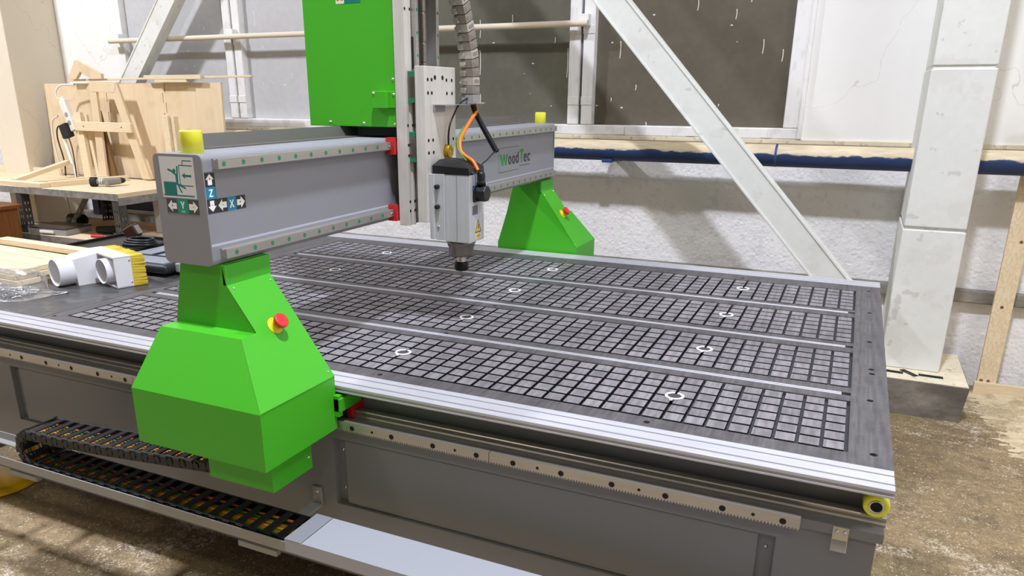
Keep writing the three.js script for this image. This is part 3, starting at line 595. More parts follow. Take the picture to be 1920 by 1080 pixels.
// printed signs, thin film on the beam
function film(parent, name, w, h, texture, matrix, t = 0.0004, rough = 0.45) {
  const side = M({ color: 0xd8d8d8, roughness: 0.5 }), face = M({ map: texture, roughness: rough });
  const g = new THREE.PlaneGeometry(w, h); g.translate(0, 0, t);
  g.applyMatrix4(matrix); const b = parent.base; g.translate(-b[0], -b[1], -b[2]);
  const m = finish(new THREE.Mesh(g, face)); m.name = name; m.base = b; parent.add(m); return m;
}
const faceZ = (x, y, z) => new THREE.Matrix4().setPosition(x, y, z);                                   // looks to +z
const faceX = (x, y, z) => new THREE.Matrix4().makeRotationY(Math.PI / 2).setPosition(x, y, z);       // looks to +x
const TEAL = '#137a72', BLUE = '#0f7f9f', DARK = '#2b2c2e', RED = '#c0222e';
const crush = canvasTex(512, 440, (c, w, h) => {
  c.fillStyle = '#dcdbdd'; c.fillRect(0, 0, w, h); c.strokeStyle = c.fillStyle = TEAL; c.lineCap = 'round'; c.lineJoin = 'round'; c.lineWidth = 12;
  const path = (p) => { c.beginPath(); p.forEach(([x, y], i) => i ? c.lineTo(x, y) : c.moveTo(x, y)); c.stroke(); };
  path([[478, 40], [352, 40], [344, 88]]); path([[482, 90], [288, 90], [286, 290], [310, 304], [470, 304]]);
  c.lineWidth = 16; path([[20, 414], [470, 414]]); c.fillRect(34, 270, 190, 144);
  c.beginPath(); c.arc(212, 150, 22, 0, 7); c.fill();
  c.lineWidth = 22; path([[262, 108], [252, 190], [246, 290]]); path([[246, 200], [168, 152], [124, 140]]); c.lineWidth = 34; path([[240, 196], [240, 286]]); c.lineWidth = 20; path([[246, 290], [352, 330]]); path([[246, 292], [292, 376]]);
  c.beginPath(); [[318, 196], [370, 166], [370, 186], [462, 186], [462, 210], [370, 210], [370, 230]].forEach(([x, y], i) => i ? c.lineTo(x, y) : c.moveTo(x, y)); c.fill();
});
film(gantry, 'crush_hazard_sign', 0.1, 0.088, crush, faceZ(-1.009, 0.503, GZ0));
function arrow(c, x, y, s, ang) { c.save(); c.translate(x, y); c.rotate(ang); c.fillStyle = '#f2f2f0'; c.beginPath(); [[-s, 0], [0, -s], [0, -s * 0.5], [s, -s * 0.5], [s, s * 0.5], [0, s * 0.5], [0, s]].forEach((p, i) => i ? c.lineTo(...p) : c.moveTo(...p)); c.fill(); c.restore(); }
const yAxis = canvasTex(384, 128, (c, w, h) => {
  c.fillStyle = '#48484a'; c.fillRect(0, 0, w, h); c.fillStyle = '#159079'; c.fillRect(126, 0, 130, h);
  arrow(c, 64, 64, 54, 0); arrow(c, 320, 64, 54, Math.PI); c.fillStyle = RED; c.font = 'bold 54px sans-serif'; c.textAlign = 'center'; c.textBaseline = 'middle'; c.fillText('+', 66, 62); c.fillText('-', 318, 58);
  c.fillStyle = '#f2f2f0'; c.font = 'bold 92px sans-serif'; c.fillText('Y', 191, 52); c.font = '26px sans-serif'; c.fillText('AXIS', 191, 110);
});
film(gantry, 'axis_sign', 0.094, 0.031, yAxis, faceZ(-1.004, 0.441, GZ0));
const zAxis = canvasTex(128, 384, (c, w, h) => {
  c.fillStyle = DARK; c.fillRect(0, 0, w, h); c.fillStyle = BLUE; c.fillRect(0, 136, w, 112);
  arrow(c, 64, 66, 52, Math.PI / 2); arrow(c, 64, 316, 52, -Math.PI / 2); c.fillStyle = RED; c.font = 'bold 56px sans-serif'; c.textAlign = 'center'; c.textBaseline = 'middle'; c.fillText('+', 64, 62); c.fillText('-', 64, 300);
  c.fillStyle = '#f2f2f0'; c.font = 'bold 100px sans-serif'; c.fillText('Z', 64, 194);
});
film(gantry, 'axis_sign', 0.03, 0.088, zAxis, faceX(GX1 - 0.005, 0.471, 0.4385));
const xAxis = canvasTex(384, 128, (c, w, h) => {
  c.fillStyle = DARK; c.fillRect(0, 0, w, h); c.fillStyle = BLUE; c.fillRect(132, 0, 120, h);
  arrow(c, 66, 64, 56, 0); arrow(c, 318, 64, 56, Math.PI); c.fillStyle = RED; c.font = 'bold 56px sans-serif'; c.textAlign = 'center'; c.textBaseline = 'middle'; c.fillText('-', 74, 60); c.fillText('+', 310, 62);
  c.fillStyle = '#f2f2f0'; c.font = 'bold 104px sans-serif'; c.fillText('X', 192, 66);
});
film(gantry, 'axis_sign', 0.0875, 0.03, xAxis, faceX(GX1 - 0.005, 0.442, 0.3797));
const grey = '#75767a';
{ // maker's name: a cut film whose ground is the paint colour
  const t = canvasTex(1024, 384, (c, w, h) => {
    c.clearRect(0, 0, w, h); c.strokeStyle = '#2f7a34'; c.lineWidth = 8; c.beginPath(); c.moveTo(610, 14); c.lineTo(14, 14); c.lineTo(14, 366); c.lineTo(610, 366); c.stroke();
    c.textBaseline = 'alphabetic'; c.textAlign = 'left';
    const put = (s, x, x1, col, size, y = 268) => { c.save(); c.font = `bold ${size}px sans-serif`; const w = c.measureText(s).width; c.translate(x, y); c.scale((x1 - x) / w, 1); c.fillStyle = c.strokeStyle = col; c.lineWidth = 7; c.fillText(s, 0, 0); c.strokeText(s, 0, 0); c.restore(); };
    put('W', 56, 270, '#2e8a30', 215); put('ood', 278, 622, '#3a3540', 215); put('T', 634, 770, '#2e8a30', 270); put('ec', 760, 990, '#3a3540', 215);
    c.fillStyle = '#66646c'; for (let x = 640; x < 985; x += 15) c.fillRect(x, 312, 10 + (x * 7) % 4, 15);
  });
  const g = new THREE.PlaneGeometry(0.335, 0.1); g.applyMatrix4(faceX(GX1 - 0.0046, 0.43, -1.229)); const b = gantry.base; g.translate(-b[0], -b[1], -b[2]);
  const m = finish(new THREE.Mesh(g, M({ map: t, transparent: true, roughness: 0.5 }))); m.name = 'maker_lettering'; m.base = b; gantry.add(m);
}

// ---------------------------------------------------------------- cross carriage with its green cover
const car = thing('cross_carriage', 'upright carriage on the gantry with silver posts, ball screw and green cover', 'carriage', [-0.9, 0.3, -0.36]);
const CT = 1.5;
part(car, 'back_plate', bx(-0.905, -0.882, 0.3, CT, -0.445, -0.272, 0.001), mBody);
{ // left post: grooved extrusion; right post behind the slide
  const post = (z0, z1) => extr([[-0.903, z0], [-0.868, z0], [-0.868, z0 + (z1 - z0) * 0.45], [-0.871, z0 + (z1 - z0) * 0.5], [-0.871, z0 + (z1 - z0) * 0.62], [-0.864, z0 + (z1 - z0) * 0.7], [-0.864, z1], [-0.903, z1]], 'xz', 0.302, CT);
  const l = part(car, 'post', post(-0.268, -0.297), mAluV);
  const h = []; for (const y of [0.345, 0.372, 0.505, 0.535, 0.59, 0.9]) h.push(cyl([-0.8695, y, -0.2735], [-0.8675, y, -0.2735], 0.0042, 0.0042, 14), cyl([-0.866, y, -0.2935], [-0.8636, y, -0.2935], 0.0042, 0.0042, 14));
  part(l, 'bolt_holes', h, mHole).userData.kind = 'stuff';
  part(car, 'post', bx(-0.903, -0.868, 0.302, CT, -0.45, -0.425, 0.002), mAluV);
}
const carRails = [-0.309, -0.429];
for (const z of carRails) { const r = part(car, 'linear_rail', bx(-0.882, -0.85, 0.32, CT, z - 0.008, z + 0.008, 0.0015), mSteel);
  const c = []; for (let y = 0.36; y < CT; y += 0.06) c.push(cyl([-0.8505, y, z], [-0.8495, y, z], 0.0045, 0.0045, 12)); part(r, 'bolt_plugs', c, mGreenCap).userData.kind = 'stuff'; }
{ const prof = []; for (let y = 0; y < 0.74; y += 0.0026) prof.push([y % 0.0052 < 0.0026 ? 0.0085 : 0.0118, y]); part(car, 'ball_screw', lathe(prof, [-0.862, 0.74, -0.362], [0, 1, 0], 14), mDarkSteel); }
for (const yc of [0.695, 0.529]) for (const z of carRails) {
  part(car, 'slide_block', bx(-0.868, -0.838, yc - 0.028, yc + 0.028, z - 0.03, z + 0.031, 0.001), mDarkSteel);
  for (const s of [-1, 1]) part(car, 'end_cap', bx(-0.868, -0.839, yc + s * 0.0355 - 0.0075, yc + s * 0.0355 + 0.0075, z - 0.0295, z + 0.0305, 0.001), mGreenCap);
  part(car, 'grease_nipple', lathe([[0, 0], [0.004, 0], [0.004, 0.008], [0.002, 0.012], [0, 0.013]], [-0.848, yc + 0.043, z + 0.018], [0, 1, 0], 12), mScrew);
}
part(car, 'switch_strip', bx(-0.866, -0.858, 0.745, 0.83, -0.302, -0.2985, 0.003), mBlackMatt);
for (const yc of [0.532, 0.338]) for (const z of [-0.262, -0.46]) { // blocks on the gantry rails with red wipers
  const w = part(car, 'wiper', extr([[-0.9345, yc - 0.024], [-0.9065, yc - 0.024], [-0.9065, yc + 0.024], [-0.9345, yc + 0.024], [-0.9345, yc + 0.012], [-0.9155, yc + 0.012], [-0.9155, yc - 0.012], [-0.9345, yc - 0.012]], 'xy', z - 0.006, z + 0.006), mRed);
  if (z > -0.3) part(w, 'grease_nipple', lathe([[0, 0], [0.0045, 0], [0.0045, 0.007], [0.0025, 0.012], [0, 0.014]], [-0.921, yc, z + 0.006], [0.4, 0, 1], 12), mScrew);
}
for (const yc of [0.532, 0.338]) part(car, 'slide_block', [bx(-0.9345, -0.9055, yc + 0.0125, yc + 0.024, -0.454, -0.268), bx(-0.9345, -0.9055, yc - 0.024, yc - 0.0125, -0.454, -0.268), bx(-0.915, -0.9055, yc - 0.024, yc + 0.024, -0.454, -0.268)], mDarkSteel);
// green cover box beside and behind
{ const c = part(car, 'cover', [bx(-1.217, -0.906, 0.584, CT, -0.44, -0.275, 0.002)], mGreen);
  for (const [x, y] of [[-1.14, 0.596], [-1.02, 0.594], [-0.9, 0.592], [-0.912, 0.716], [-1.2, 1.0]].map(([x, y]) => [Math.min(x, -0.914), y])) part(c, 'screw', lathe([[0, 0.003], [0.0025, 0.0026], [0.0042, 0]], [x, y, -0.275], [0, 0, 1], 12), mScrew);
  const b = part(car, 'cable_box', [bx(-0.973, -0.926, 0.637, 0.684, -0.275, -0.253, 0.0015), bx(-0.926, -0.906, 0.638, 0.683, -0.275, -0.268, 0.001)], mGreen);
  for (const [x, y, z] of [[-0.972, 0.678, -0.253], [-0.913, 0.675, -0.268]]) part(b, 'screw', lathe([[0, 0.003], [0.0025, 0.0026], [0.004, 0]], [x + 0.004, y, z], [0, 0, 1], 12), mScrew);
  const st = canvasTex(256, 200, (g, w, h) => { g.fillStyle = '#11786f'; g.fillRect(0, 0, w, h); g.fillStyle = '#e2e2dc'; g.fillRect(0, 0, 88, h); g.fillStyle = '#1b1b1b'; g.beginPath(); g.moveTo(44, 40); g.lineTo(76, 176); g.lineTo(12, 176); g.fill(); g.fillStyle = '#e6c61c'; g.beginPath(); g.moveTo(44, 70); g.lineTo(64, 164); g.lineTo(24, 164); g.fill(); g.fillRect(26, 150, 38, 28); });
  film(car, 'warning_label', 0.084, 0.066, st, faceZ(-1.055, 0.954, -0.275));
  part(car, 'gap_shade_block', bx(-1.06, -0.906, 0.558, 0.584, -0.43, -0.3), mBlackMatt);  // black block added as the shade in the gap under the cover
  part(car, 'far_guard', lathe([[0, 0], [0.04, 0], [0.04, 0.012], [0, 0.012]], [-0.9, 0.905, -0.452], [1, 0, 0], 28), mGreen);
}

// ---------------------------------------------------------------- slide with spindle
const sp = thing('spindle_slide', 'silver slide plate carrying the square milling spindle with black cap', 'spindle', [-0.75, 0.15, -0.34]);
const plate = part(sp, 'slide_plate', bx(-0.838, -0.806, 0.314, 0.751, -0.452, -0.267, 0.0015), mAluV);
{ const h = []; for (const [y, z, r] of [[0.715, -0.285, .005], [0.715, -0.307, .005], [0.721, -0.327, .0065], [0.721, -0.372, .0065], [0.715, -0.396, .005], [0.715, -0.429, .005], [0.679, -0.285, .005], [0.679, -0.307, .005], [0.678, -0.398, .005], [0.678, -0.43, .005], [0.549, -0.283, .005], [0.549, -0.309, .005], [0.514, -0.283, .005], [0.514, -0.311, .005], [0.547, -0.435, .005], [0.547, -0.405, .005]]) h.push(cyl([-0.8065, y, z], [-0.8055, y, z], r, r, 16)); part(plate, 'bolt_holes', h, mHole).userData.kind = 'stuff'; }
part(sp, 'spindle_flange', [bx(-0.806, -0.79, 0.265, 0.455, -0.398, -0.281, 0.001), bx(-0.79, -0.76, 0.262, 0.455, -0.392, -0.287, 0.001), bx(-0.803, -0.792, 0.265, 0.455, -0.288, -0.2795, 0.001)], mSpindle);
{ const b = part(sp, 'spindle_body', bx(-0.76, -0.68, 0.258, 0.455, -0.389, -0.291, 0.002), mSpindle);
  part(b, 'seam', [bx(-0.722, -0.7205, 0.26, 0.453, -0.2911, -0.2907)], mGroove);
  part(sp, 'spindle_cap', [loft([[-0.8, 0.455, -0.39], [-0.68, 0.455, -0.39], [-0.68, 0.455, -0.29], [-0.8, 0.455, -0.29]], [[-0.8, 0.479, -0.39], [-0.682, 0.474, -0.39], [-0.682, 0.474, -0.29], [-0.8, 0.479, -0.29]]), loft([[-0.8, 0.479, -0.39], [-0.682, 0.474, -0.39], [-0.682, 0.474, -0.29], [-0.8, 0.479, -0.29]], [[-0.782, 0.496, -0.377], [-0.712, 0.492, -0.377], [-0.712, 0.492, -0.303], [-0.782, 0.496, -0.303]])], mBlack);
  for (const y of [0.419, 0.361]) part(sp, 'bolt', lathe([[0, 0.013], [0.005, 0.0125], [0.0068, 0.011], [0.0068, 0]], [-0.781, y, -0.2865], [0, 0, 1], 16), mBlack);
  part(sp, 'bolt', lathe([[0, 0.003], [0.004, 0.0026], [0.005, 0]], [-0.781, 0.302, -0.2865], [0, 0, 1], 14), mScrew);
}
part(sp, 'nose', lathe([[0, 0], [0.044, 0], [0.044, -0.008], [0.0415, -0.009], [0.0415, -0.016], [0.038, -0.02], [0.038, -0.04], [0.035, -0.047], [0.016, -0.05]].map(([r, h]) => [r, h]), [-0.733, 0.258, -0.34], [0, 1, 0], 36), mDarkSteel);
part(sp, 'shaft', lathe([[0.0135, 0], [0.0135, -0.02], [0.015, -0.022]], [-0.733, 0.21, -0.34], [0, 1, 0], 24), mChrome);
part(sp, 'collet_nut', lathe([[0.012, 0.0], [0.0195, -0.001], [0.0215, -0.005], [0.0215, -0.022], [0.019, -0.027], [0.004, -0.028], [0, -0.027]], [-0.733, 0.192, -0.34], [0, 1, 0], 20), mNut);
part(sp, 'bit', cyl([-0.733, 0.166, -0.34], [-0.733, 0.14, -0.34], 0.0018, 0.0012, 10), mDarkSteel);
{ // connector box and gland on the right face
  const oct = []; for (let i = 0; i < 8; i++) { const a = (i + 0.5) * Math.PI / 4; oct.push([-0.338 + 0.0255 * Math.cos(a), 0.4 + 0.0235 * Math.sin(a)]); }
  part(sp, 'connector_box', [bx(-0.68, -0.672, 0.376, 0.424, -0.366, -0.312, 0.002), extr(oct, 'zy', -0.673, -0.645, [], 0.002)], mBlack);
  part(sp, 'cable_gland', lathe([[0, 0], [0.0135, 0], [0.0135, 0.01], [0.011, 0.012], [0.012, 0.016], [0.012, 0.032], [0.0095, 0.038], [0.006, 0.04]], [-0.664, 0.423, -0.336], [0, 1, 0], 16), mBlack);
  const tri = canvasTex(256, 384, (c, w, h) => { c.fillStyle = '#c9c9c8'; c.fillRect(0, 0, w, h); c.fillStyle = '#141414'; c.beginPath(); c.moveTo(130, 6); c.lineTo(252, 262); c.lineTo(8, 262); c.fill(); c.fillStyle = '#e3c21a'; c.beginPath(); c.moveTo(130, 44); c.lineTo(222, 244); c.lineTo(38, 244); c.fill(); c.fillStyle = '#141414'; c.beginPath(); c.moveTo(146, 112); c.lineTo(116, 176); c.lineTo(140, 172); c.lineTo(104, 232); c.lineTo(172, 160); c.lineTo(146, 164); c.lineTo(176, 120); c.fill(); c.fillStyle = '#e3c21a'; c.fillRect(50, 290, 150, 80); c.fillStyle = '#141414'; c.fillRect(82, 324, 50, 10); c.fillRect(140, 316, 34, 24); });
  film(sp, 'voltage_label', 0.044, 0.062, tri, faceX(-0.68, 0.295, -0.347));
  const plt = canvasTex(256, 160, (c, w, h) => { c.fillStyle = '#c6c7c9'; c.fillRect(0, 0, w, h); c.fillStyle = '#5a5b5e'; c.fillRect(8, 8, 130, 144); c.fillStyle = '#8d8e92'; for (let i = 0; i < 6; i++) { c.fillRect(70, 20 + i * 22, 60, 6); } c.fillStyle = '#a9aaa8'; for (let i = 0; i < 6; i++) c.fillRect(150, 18 + i * 22, 90, 7); });
  film(sp, 'rating_plate', 0.07, 0.03, plt, faceX(-0.68, 0.352, -0.342));
}
part(sp, 'sensor_puck', [lathe([[0, 0], [0.019, 0], [0.02, 0.003], [0.02, 0.013], [0.018, 0.0145], [0.006, 0.015], [0.006, 0.013], [0, 0.013]], [-0.806, 0.513, -0.391], [1, 0, 0.0], 36)], mGold);
part(sp, 'puck_screw', lathe([[0, 0.0145], [0.0035, 0.014], [0.0045, 0.0128]], [-0.806, 0.513, -0.391], [1, 0, 0], 14), mScrew);
part(sp, 'chain_bracket', [bx(-0.806, -0.8, 0.627, 0.646, -0.376, -0.312, 0.001), bx(-0.805, -0.775, 0.6452, 0.647, -0.545, -0.312)], mGreyPaint);
part(sp, 'chain_mount', [bx(-0.805, -0.763, 0.647, 0.674, -0.535, -0.49, 0.002), bx(-0.762, -0.752, 0.647, 0.652, -0.545, -0.5, 0.001)], mTray);

// hanging metal cable chain
const hc = thing('hanging_cable_chain', 'jointed silver metal cable chain hanging beside the spindle slide', 'cable chain', [-0.78, 0.674, -0.51]);
{ const cv = new THREE.CatmullRomCurve3([[-0.784, 0.674, -0.512], [-0.784, 0.72, -0.512], [-0.784, 0.79, -0.503], [-0.786, 0.86, -0.483], [-0.788, 0.95, -0.445], [-0.79, 1.1, -0.37], [-0.79, 1.25, -0.28]].map(V));
  const L = cv.getLength(), n = Math.round(L / 0.0265);
  for (let i = 0; i < n; i++) {
    const t = (i + 0.5) / n, p = cv.getPointAt(t), d = cv.getTangentAt(t).normalize(), X = new THREE.Vector3(1, 0, 0), Zv = X.clone().cross(d).normalize();
    const Mx = new THREE.Matrix4().makeBasis(X, d, Zv).setPosition(p);
    const l = part(hc, 'link', [new RoundedBoxGeometry(0.04, 0.0245, 0.046, 1, 0.0025)].map(g => g.applyMatrix4(Mx)), i % 3 === 1 ? mChrome : mChromeDark);
    part(l, 'hinge', new RoundedBoxGeometry(0.018, 0.016, 0.005, 1, 0.002).translate(-0.014, -0.002, 0.024).applyMatrix4(Mx), mChrome); part(l, 'rivet', new THREE.CylinderGeometry(0.003, 0.003, 0.004, 10).rotateX(Math.PI / 2).translate(-0.004, 0.001, 0.0245).applyMatrix4(Mx), mScrew); part(l, 'snap_cover', new RoundedBoxGeometry(0.002, 0.011, 0.028, 1, 0.0009).translate(0.0203, 0, 0).applyMatrix4(Mx), mChromeDark);
  } }
// cables at the spindle
function cable(name, label, pts, r, mat, seg = 60) { const t = thing(name, label, 'cable', pts[0]); part(t, 'sheath', tube(pts, r, seg, 10), mat); return t; }
cable('power_cable', 'orange cable curving from the metal chain down to the spindle', [[-0.782, 0.66, -0.52], [-0.775, 0.63, -0.535], [-0.77, 0.605, -0.49], [-0.76, 0.575, -0.425], [-0.755, 0.548, -0.382], [-0.74, 0.518, -0.356], [-0.72, 0.503, -0.35], [-0.695, 0.49, -0.345], [-0.675, 0.465, -0.338]], 0.0055, mOrange);
{ const t = thing('corrugated_hose', 'black corrugated hose dangling from the metal chain beside the spindle', 'hose', [-0.78, 0.63, -0.53]);
  const cv = new THREE.CatmullRomCurve3([[-0.784, 0.665, -0.52], [-0.78, 0.63, -0.528], [-0.762, 0.592, -0.535], [-0.735, 0.549, -0.536], [-0.705, 0.505, -0.533]].map(V)), g = [tube([[-0.784, 0.665, -0.52], [-0.78, 0.63, -0.528], [-0.762, 0.592, -0.535], [-0.735, 0.549, -0.536], [-0.705, 0.505, -0.533]], 0.0078, 40, 12)];
  for (let i = 0; i < 44; i++) { const q = (i + 0.5) / 44, p = cv.getPointAt(q), d = cv.getTangentAt(q); g.push(new THREE.TorusGeometry(0.0082, 0.0014, 5, 14).applyQuaternion(new THREE.Quaternion().setFromUnitVectors(new THREE.Vector3(0, 0, 1), d)).translate(p.x, p.y, p.z)); }
  part(t, 'hose', g, mCableBlack); }
cable('spindle_lead', 'thin black lead from the hose end to the spindle cap', [[-0.707, 0.508, -0.532], [-0.705, 0.5, -0.5], [-0.695, 0.487, -0.44], [-0.688, 0.478, -0.392], [-0.68, 0.46, -0.36]], 0.0024, mCableBlack);
cable('sensor_cable', 'black cable looping from the metal chain to the gold sensor puck', [[-0.785, 0.658, -0.535], [-0.785, 0.665, -0.51], [-0.785, 0.66, -0.475], [-0.785, 0.645, -0.433], [-0.785, 0.618, -0.401], [-0.787, 0.588, -0.378], [-0.792, 0.558, -0.378], [-0.797, 0.531, -0.387]], 0.0028, mCableBlack);
cable('earth_wire', 'green and yellow earth wire beside the orange cable', [[-0.765, 0.585, -0.425], [-0.76, 0.554, -0.381], [-0.748, 0.528, -0.351], [-0.726, 0.505, -0.338], [-0.708, 0.492, -0.33]], 0.0022, mCableGreen, 30);
cable('motor_wire', 'thin blue wire beside the black spindle connector', [[-0.7, 0.485, -0.315], [-0.684, 0.465, -0.306], [-0.672, 0.455, -0.312], [-0.67, 0.43, -0.31], [-0.676, 0.41, -0.305]], 0.0016, mPipeBlue, 30);

// ---------------------------------------------------------------- plastic cable chain of the gantry
const cc = thing('drag_chain', 'black plastic drag chain looping from the green housing into the tray', 'cable chain', [-1.2, TY + 0.003, 0.42]);
{ const pts = [[-1.0, -0.19], [-1.1, -0.2], [-1.25, -0.2135], [-1.39, -0.227], [-1.5, -0.235], [-1.6, -0.241], [-1.68, -0.2435]];
  const cx = -1.7, cy = -0.2935, r = 0.05; for (let i = 1; i < 9; i++) { const a = Math.PI / 2 + i * Math.PI / 9; pts.push([cx + r * Math.cos(a), cy + r * Math.sin(a)]); }
  for (let x = -1.68; x < -0.79; x += 0.08) pts.push([x, -0.3435]); pts.push([-0.792, -0.3435]);
  const cv = new THREE.CatmullRomCurve3(pts.map(([x, y]) => new THREE.Vector3(x, y, 0.4185)), false, 'centripetal'), L = cv.getLength(), n = Math.round(L / 0.0445), len = L / n;
  for (let i = 0; i < n; i++) {
    const t = (i + 0.5) / n, p = cv.getPointAt(t), d = cv.getTangentAt(t).normalize(), Zv = new THREE.Vector3(0, 0, 1), U = Zv.clone().cross(d).normalize();
    const Mx = new THREE.Matrix4().makeBasis(d, U, Zv).setPosition(p);
    const side = []; for (const s of [-1, 1]) { side.push(new RoundedBoxGeometry(len + 0.006, 0.03, 0.006, 1, 0.002).translate(0, 0, s * 0.049)); side.push(new RoundedBoxGeometry(len * 0.5, 0.026, 0.004, 1, 0.0015).translate(len * 0.25, 0, s * 0.0525)); side.push(new THREE.CylinderGeometry(0.009, 0.009, 0.003, 14).rotateX(Math.PI / 2).translate(-len * 0.22, 0, s * 0.053)); }
    side.forEach(g => g.applyMatrix4(Mx)); const l = part(cc, 'link', side.slice(3), mChain); part(l, 'far_plate', side.slice(0, 3), mChain);
    for (const u of [-1, 1]) part(l, 'crossbar', new RoundedBoxGeometry(0.021, 0.0045, 0.094, 1, 0.0015).translate(0, u * 0.0125, 0).applyMatrix4(Mx), mChainBar);
  }
  const cols = [mOrange, mCableGreen, mOrange, mCableYellow, mOrange, mCableGreen, mCableBlack, mOrange];
  cols.forEach((m, k) => { const z = 0.4185 + 0.036 - k * 0.0098; part(cc, 'cable', tube(cv.getPoints(60).map((p, i) => [p.x, p.y + 0.0015 * Math.sin(i * 0.9 + k * 2) - 0.002, z + 0.0012 * Math.sin(i * 0.7 + k)]), 0.0043, 180, 7), m); });
}
// ---------------------------------------------------------------- things on the table
// stack of boards
function boardGeo(l, h, w) { return bx(-l / 2, l / 2, 0, h, -w / 2, w / 2, 0.0025); }
{ const T = 0.0195, rows = [[0, 4], [1, 4], [2, 4]];
  const ang = 0.0; let k = 0;
  const lab = ['bottom', 'second', 'top'];
  const place = (x, y, z, l, w, label, a = 0, h = T) => { const t = thing('pine_board', label, 'board', [x, y, z], 'boards stacked on the left of the machine table'); const g = boardGeo(l, h, w); t.base = [0, 0, 0]; part(t, 'board', g, mPine); t.base = [x, y, z]; t.rotation.y = a; return t; };
  const A = -0.05;
  for (let r = 0; r < 3; r++) for (let c = 0; c < 3; c++) {
    const z = -0.095 - c * 0.092, x = -2.72 - (c === 1 ? 0.006 : 0) + (r % 2 ? 0.012 : 0) + (c === 2 ? 0.02 : 0);
    place(x, r * (T + 0.0012), z - r * 0.002, 0.62 + (r === 1 && c === 0 ? -0.05 : 0), 0.088, `pine board in the ${lab[r]} layer of the stack, ${['nearest the plastic bag', 'in the middle of the layer', 'farthest from the plastic bag'][c]}`, A);
  }
  place(-2.7, 3 * (T + 0.0012), -0.355, 0.56, 0.05, 'single narrow pine board lying on top of the stack', A, 0.024);
}
// crumpled clear bag of screws
{ const t = thing('plastic_bag', 'crumpled clear plastic bag of screws beside the pine boards', 'bag', [-2.34, 0, 0.04]);
  const f = fbm(5, 71, 3), g = new THREE.SphereGeometry(1, 60, 36), p = g.attributes.position;
  for (let i = 0; i < p.count; i++) { let x = p.getX(i), y = p.getY(i), z = p.getZ(i); const n = f(0.5 + Math.atan2(z, x) / 6.2832, 0.5 + y / 2.2), k = 0.72 + 0.62 * n; x *= 0.15 * k; z *= 0.105 * k; y = y > 0 ? y * 0.075 * (k * 1.1) + 0.004 : Math.max(y * 0.02, -0.004) + 0.004; p.setXYZ(i, x, Math.max(0.0012, y), z); }
  g.computeVertexNormals(); g.translate(-2.34, 0, 0.04); part(t, 'film', g, mBag);
  const sc = []; for (let i = 0; i < 130; i++) { const a = rr(0, 6.28), r = Math.sqrt(rnd()) * 0.088, x = -2.34 + r * 1.15 * Math.cos(a), z = 0.04 + r * 0.75 * Math.sin(a), y = 0.003 + rnd() * 0.014 * (1 - r / 0.1), d = rr(0, 6.28); sc.push(cyl([x - 0.013 * Math.cos(d), y + 0.001, z - 0.013 * Math.sin(d)], [x + 0.013 * Math.cos(d), y + rr(0, 0.006), z + 0.013 * Math.sin(d)], 0.0017, 0.0017, 5)); sc.push(cyl([x + 0.013 * Math.cos(d), y + 0.002, z + 0.013 * Math.sin(d)], [x + 0.015 * Math.cos(d), y + 0.002, z + 0.015 * Math.sin(d)], 0.0034, 0.003, 6)); }
  const s = thing('screw_heap', 'heap of small steel screws inside the clear bag', 'screws', [-2.34, 0, 0.04]); s.userData.kind = 'stuff';
  part(s, 'screws', sc, mScrew).userData.kind = 'stuff';
}
[[-2.225, -0.02, 0.5], [-2.2, -0.035, -0.2], [-2.178, -0.045, 0.35], [-2.168, -0.028, 1.2]].forEach(([x, z, a], i) => {
  const t = thing('loose_screw', ['loose screw lying closest to the plastic bag', 'loose screw in the middle of the scattered row', 'loose screw lying nearest the white suction hood', 'loose screw lying crosswise in front of the others'][i], 'screw', [x, 0.003, z], 'loose screws by the bag'); t.base = [0, 0, 0];
  part(t, 'shank', cyl([-0.022, 0, 0], [0.016, 0, 0], 0.002, 0.002, 8), mScrew); part(t, 'head', cyl([0.016, 0, 0], [0.02, 0, 0], 0.0025, 0.0042, 10), mScrew); t.base = [x, 0.003, z]; t.rotation.y = a;
});
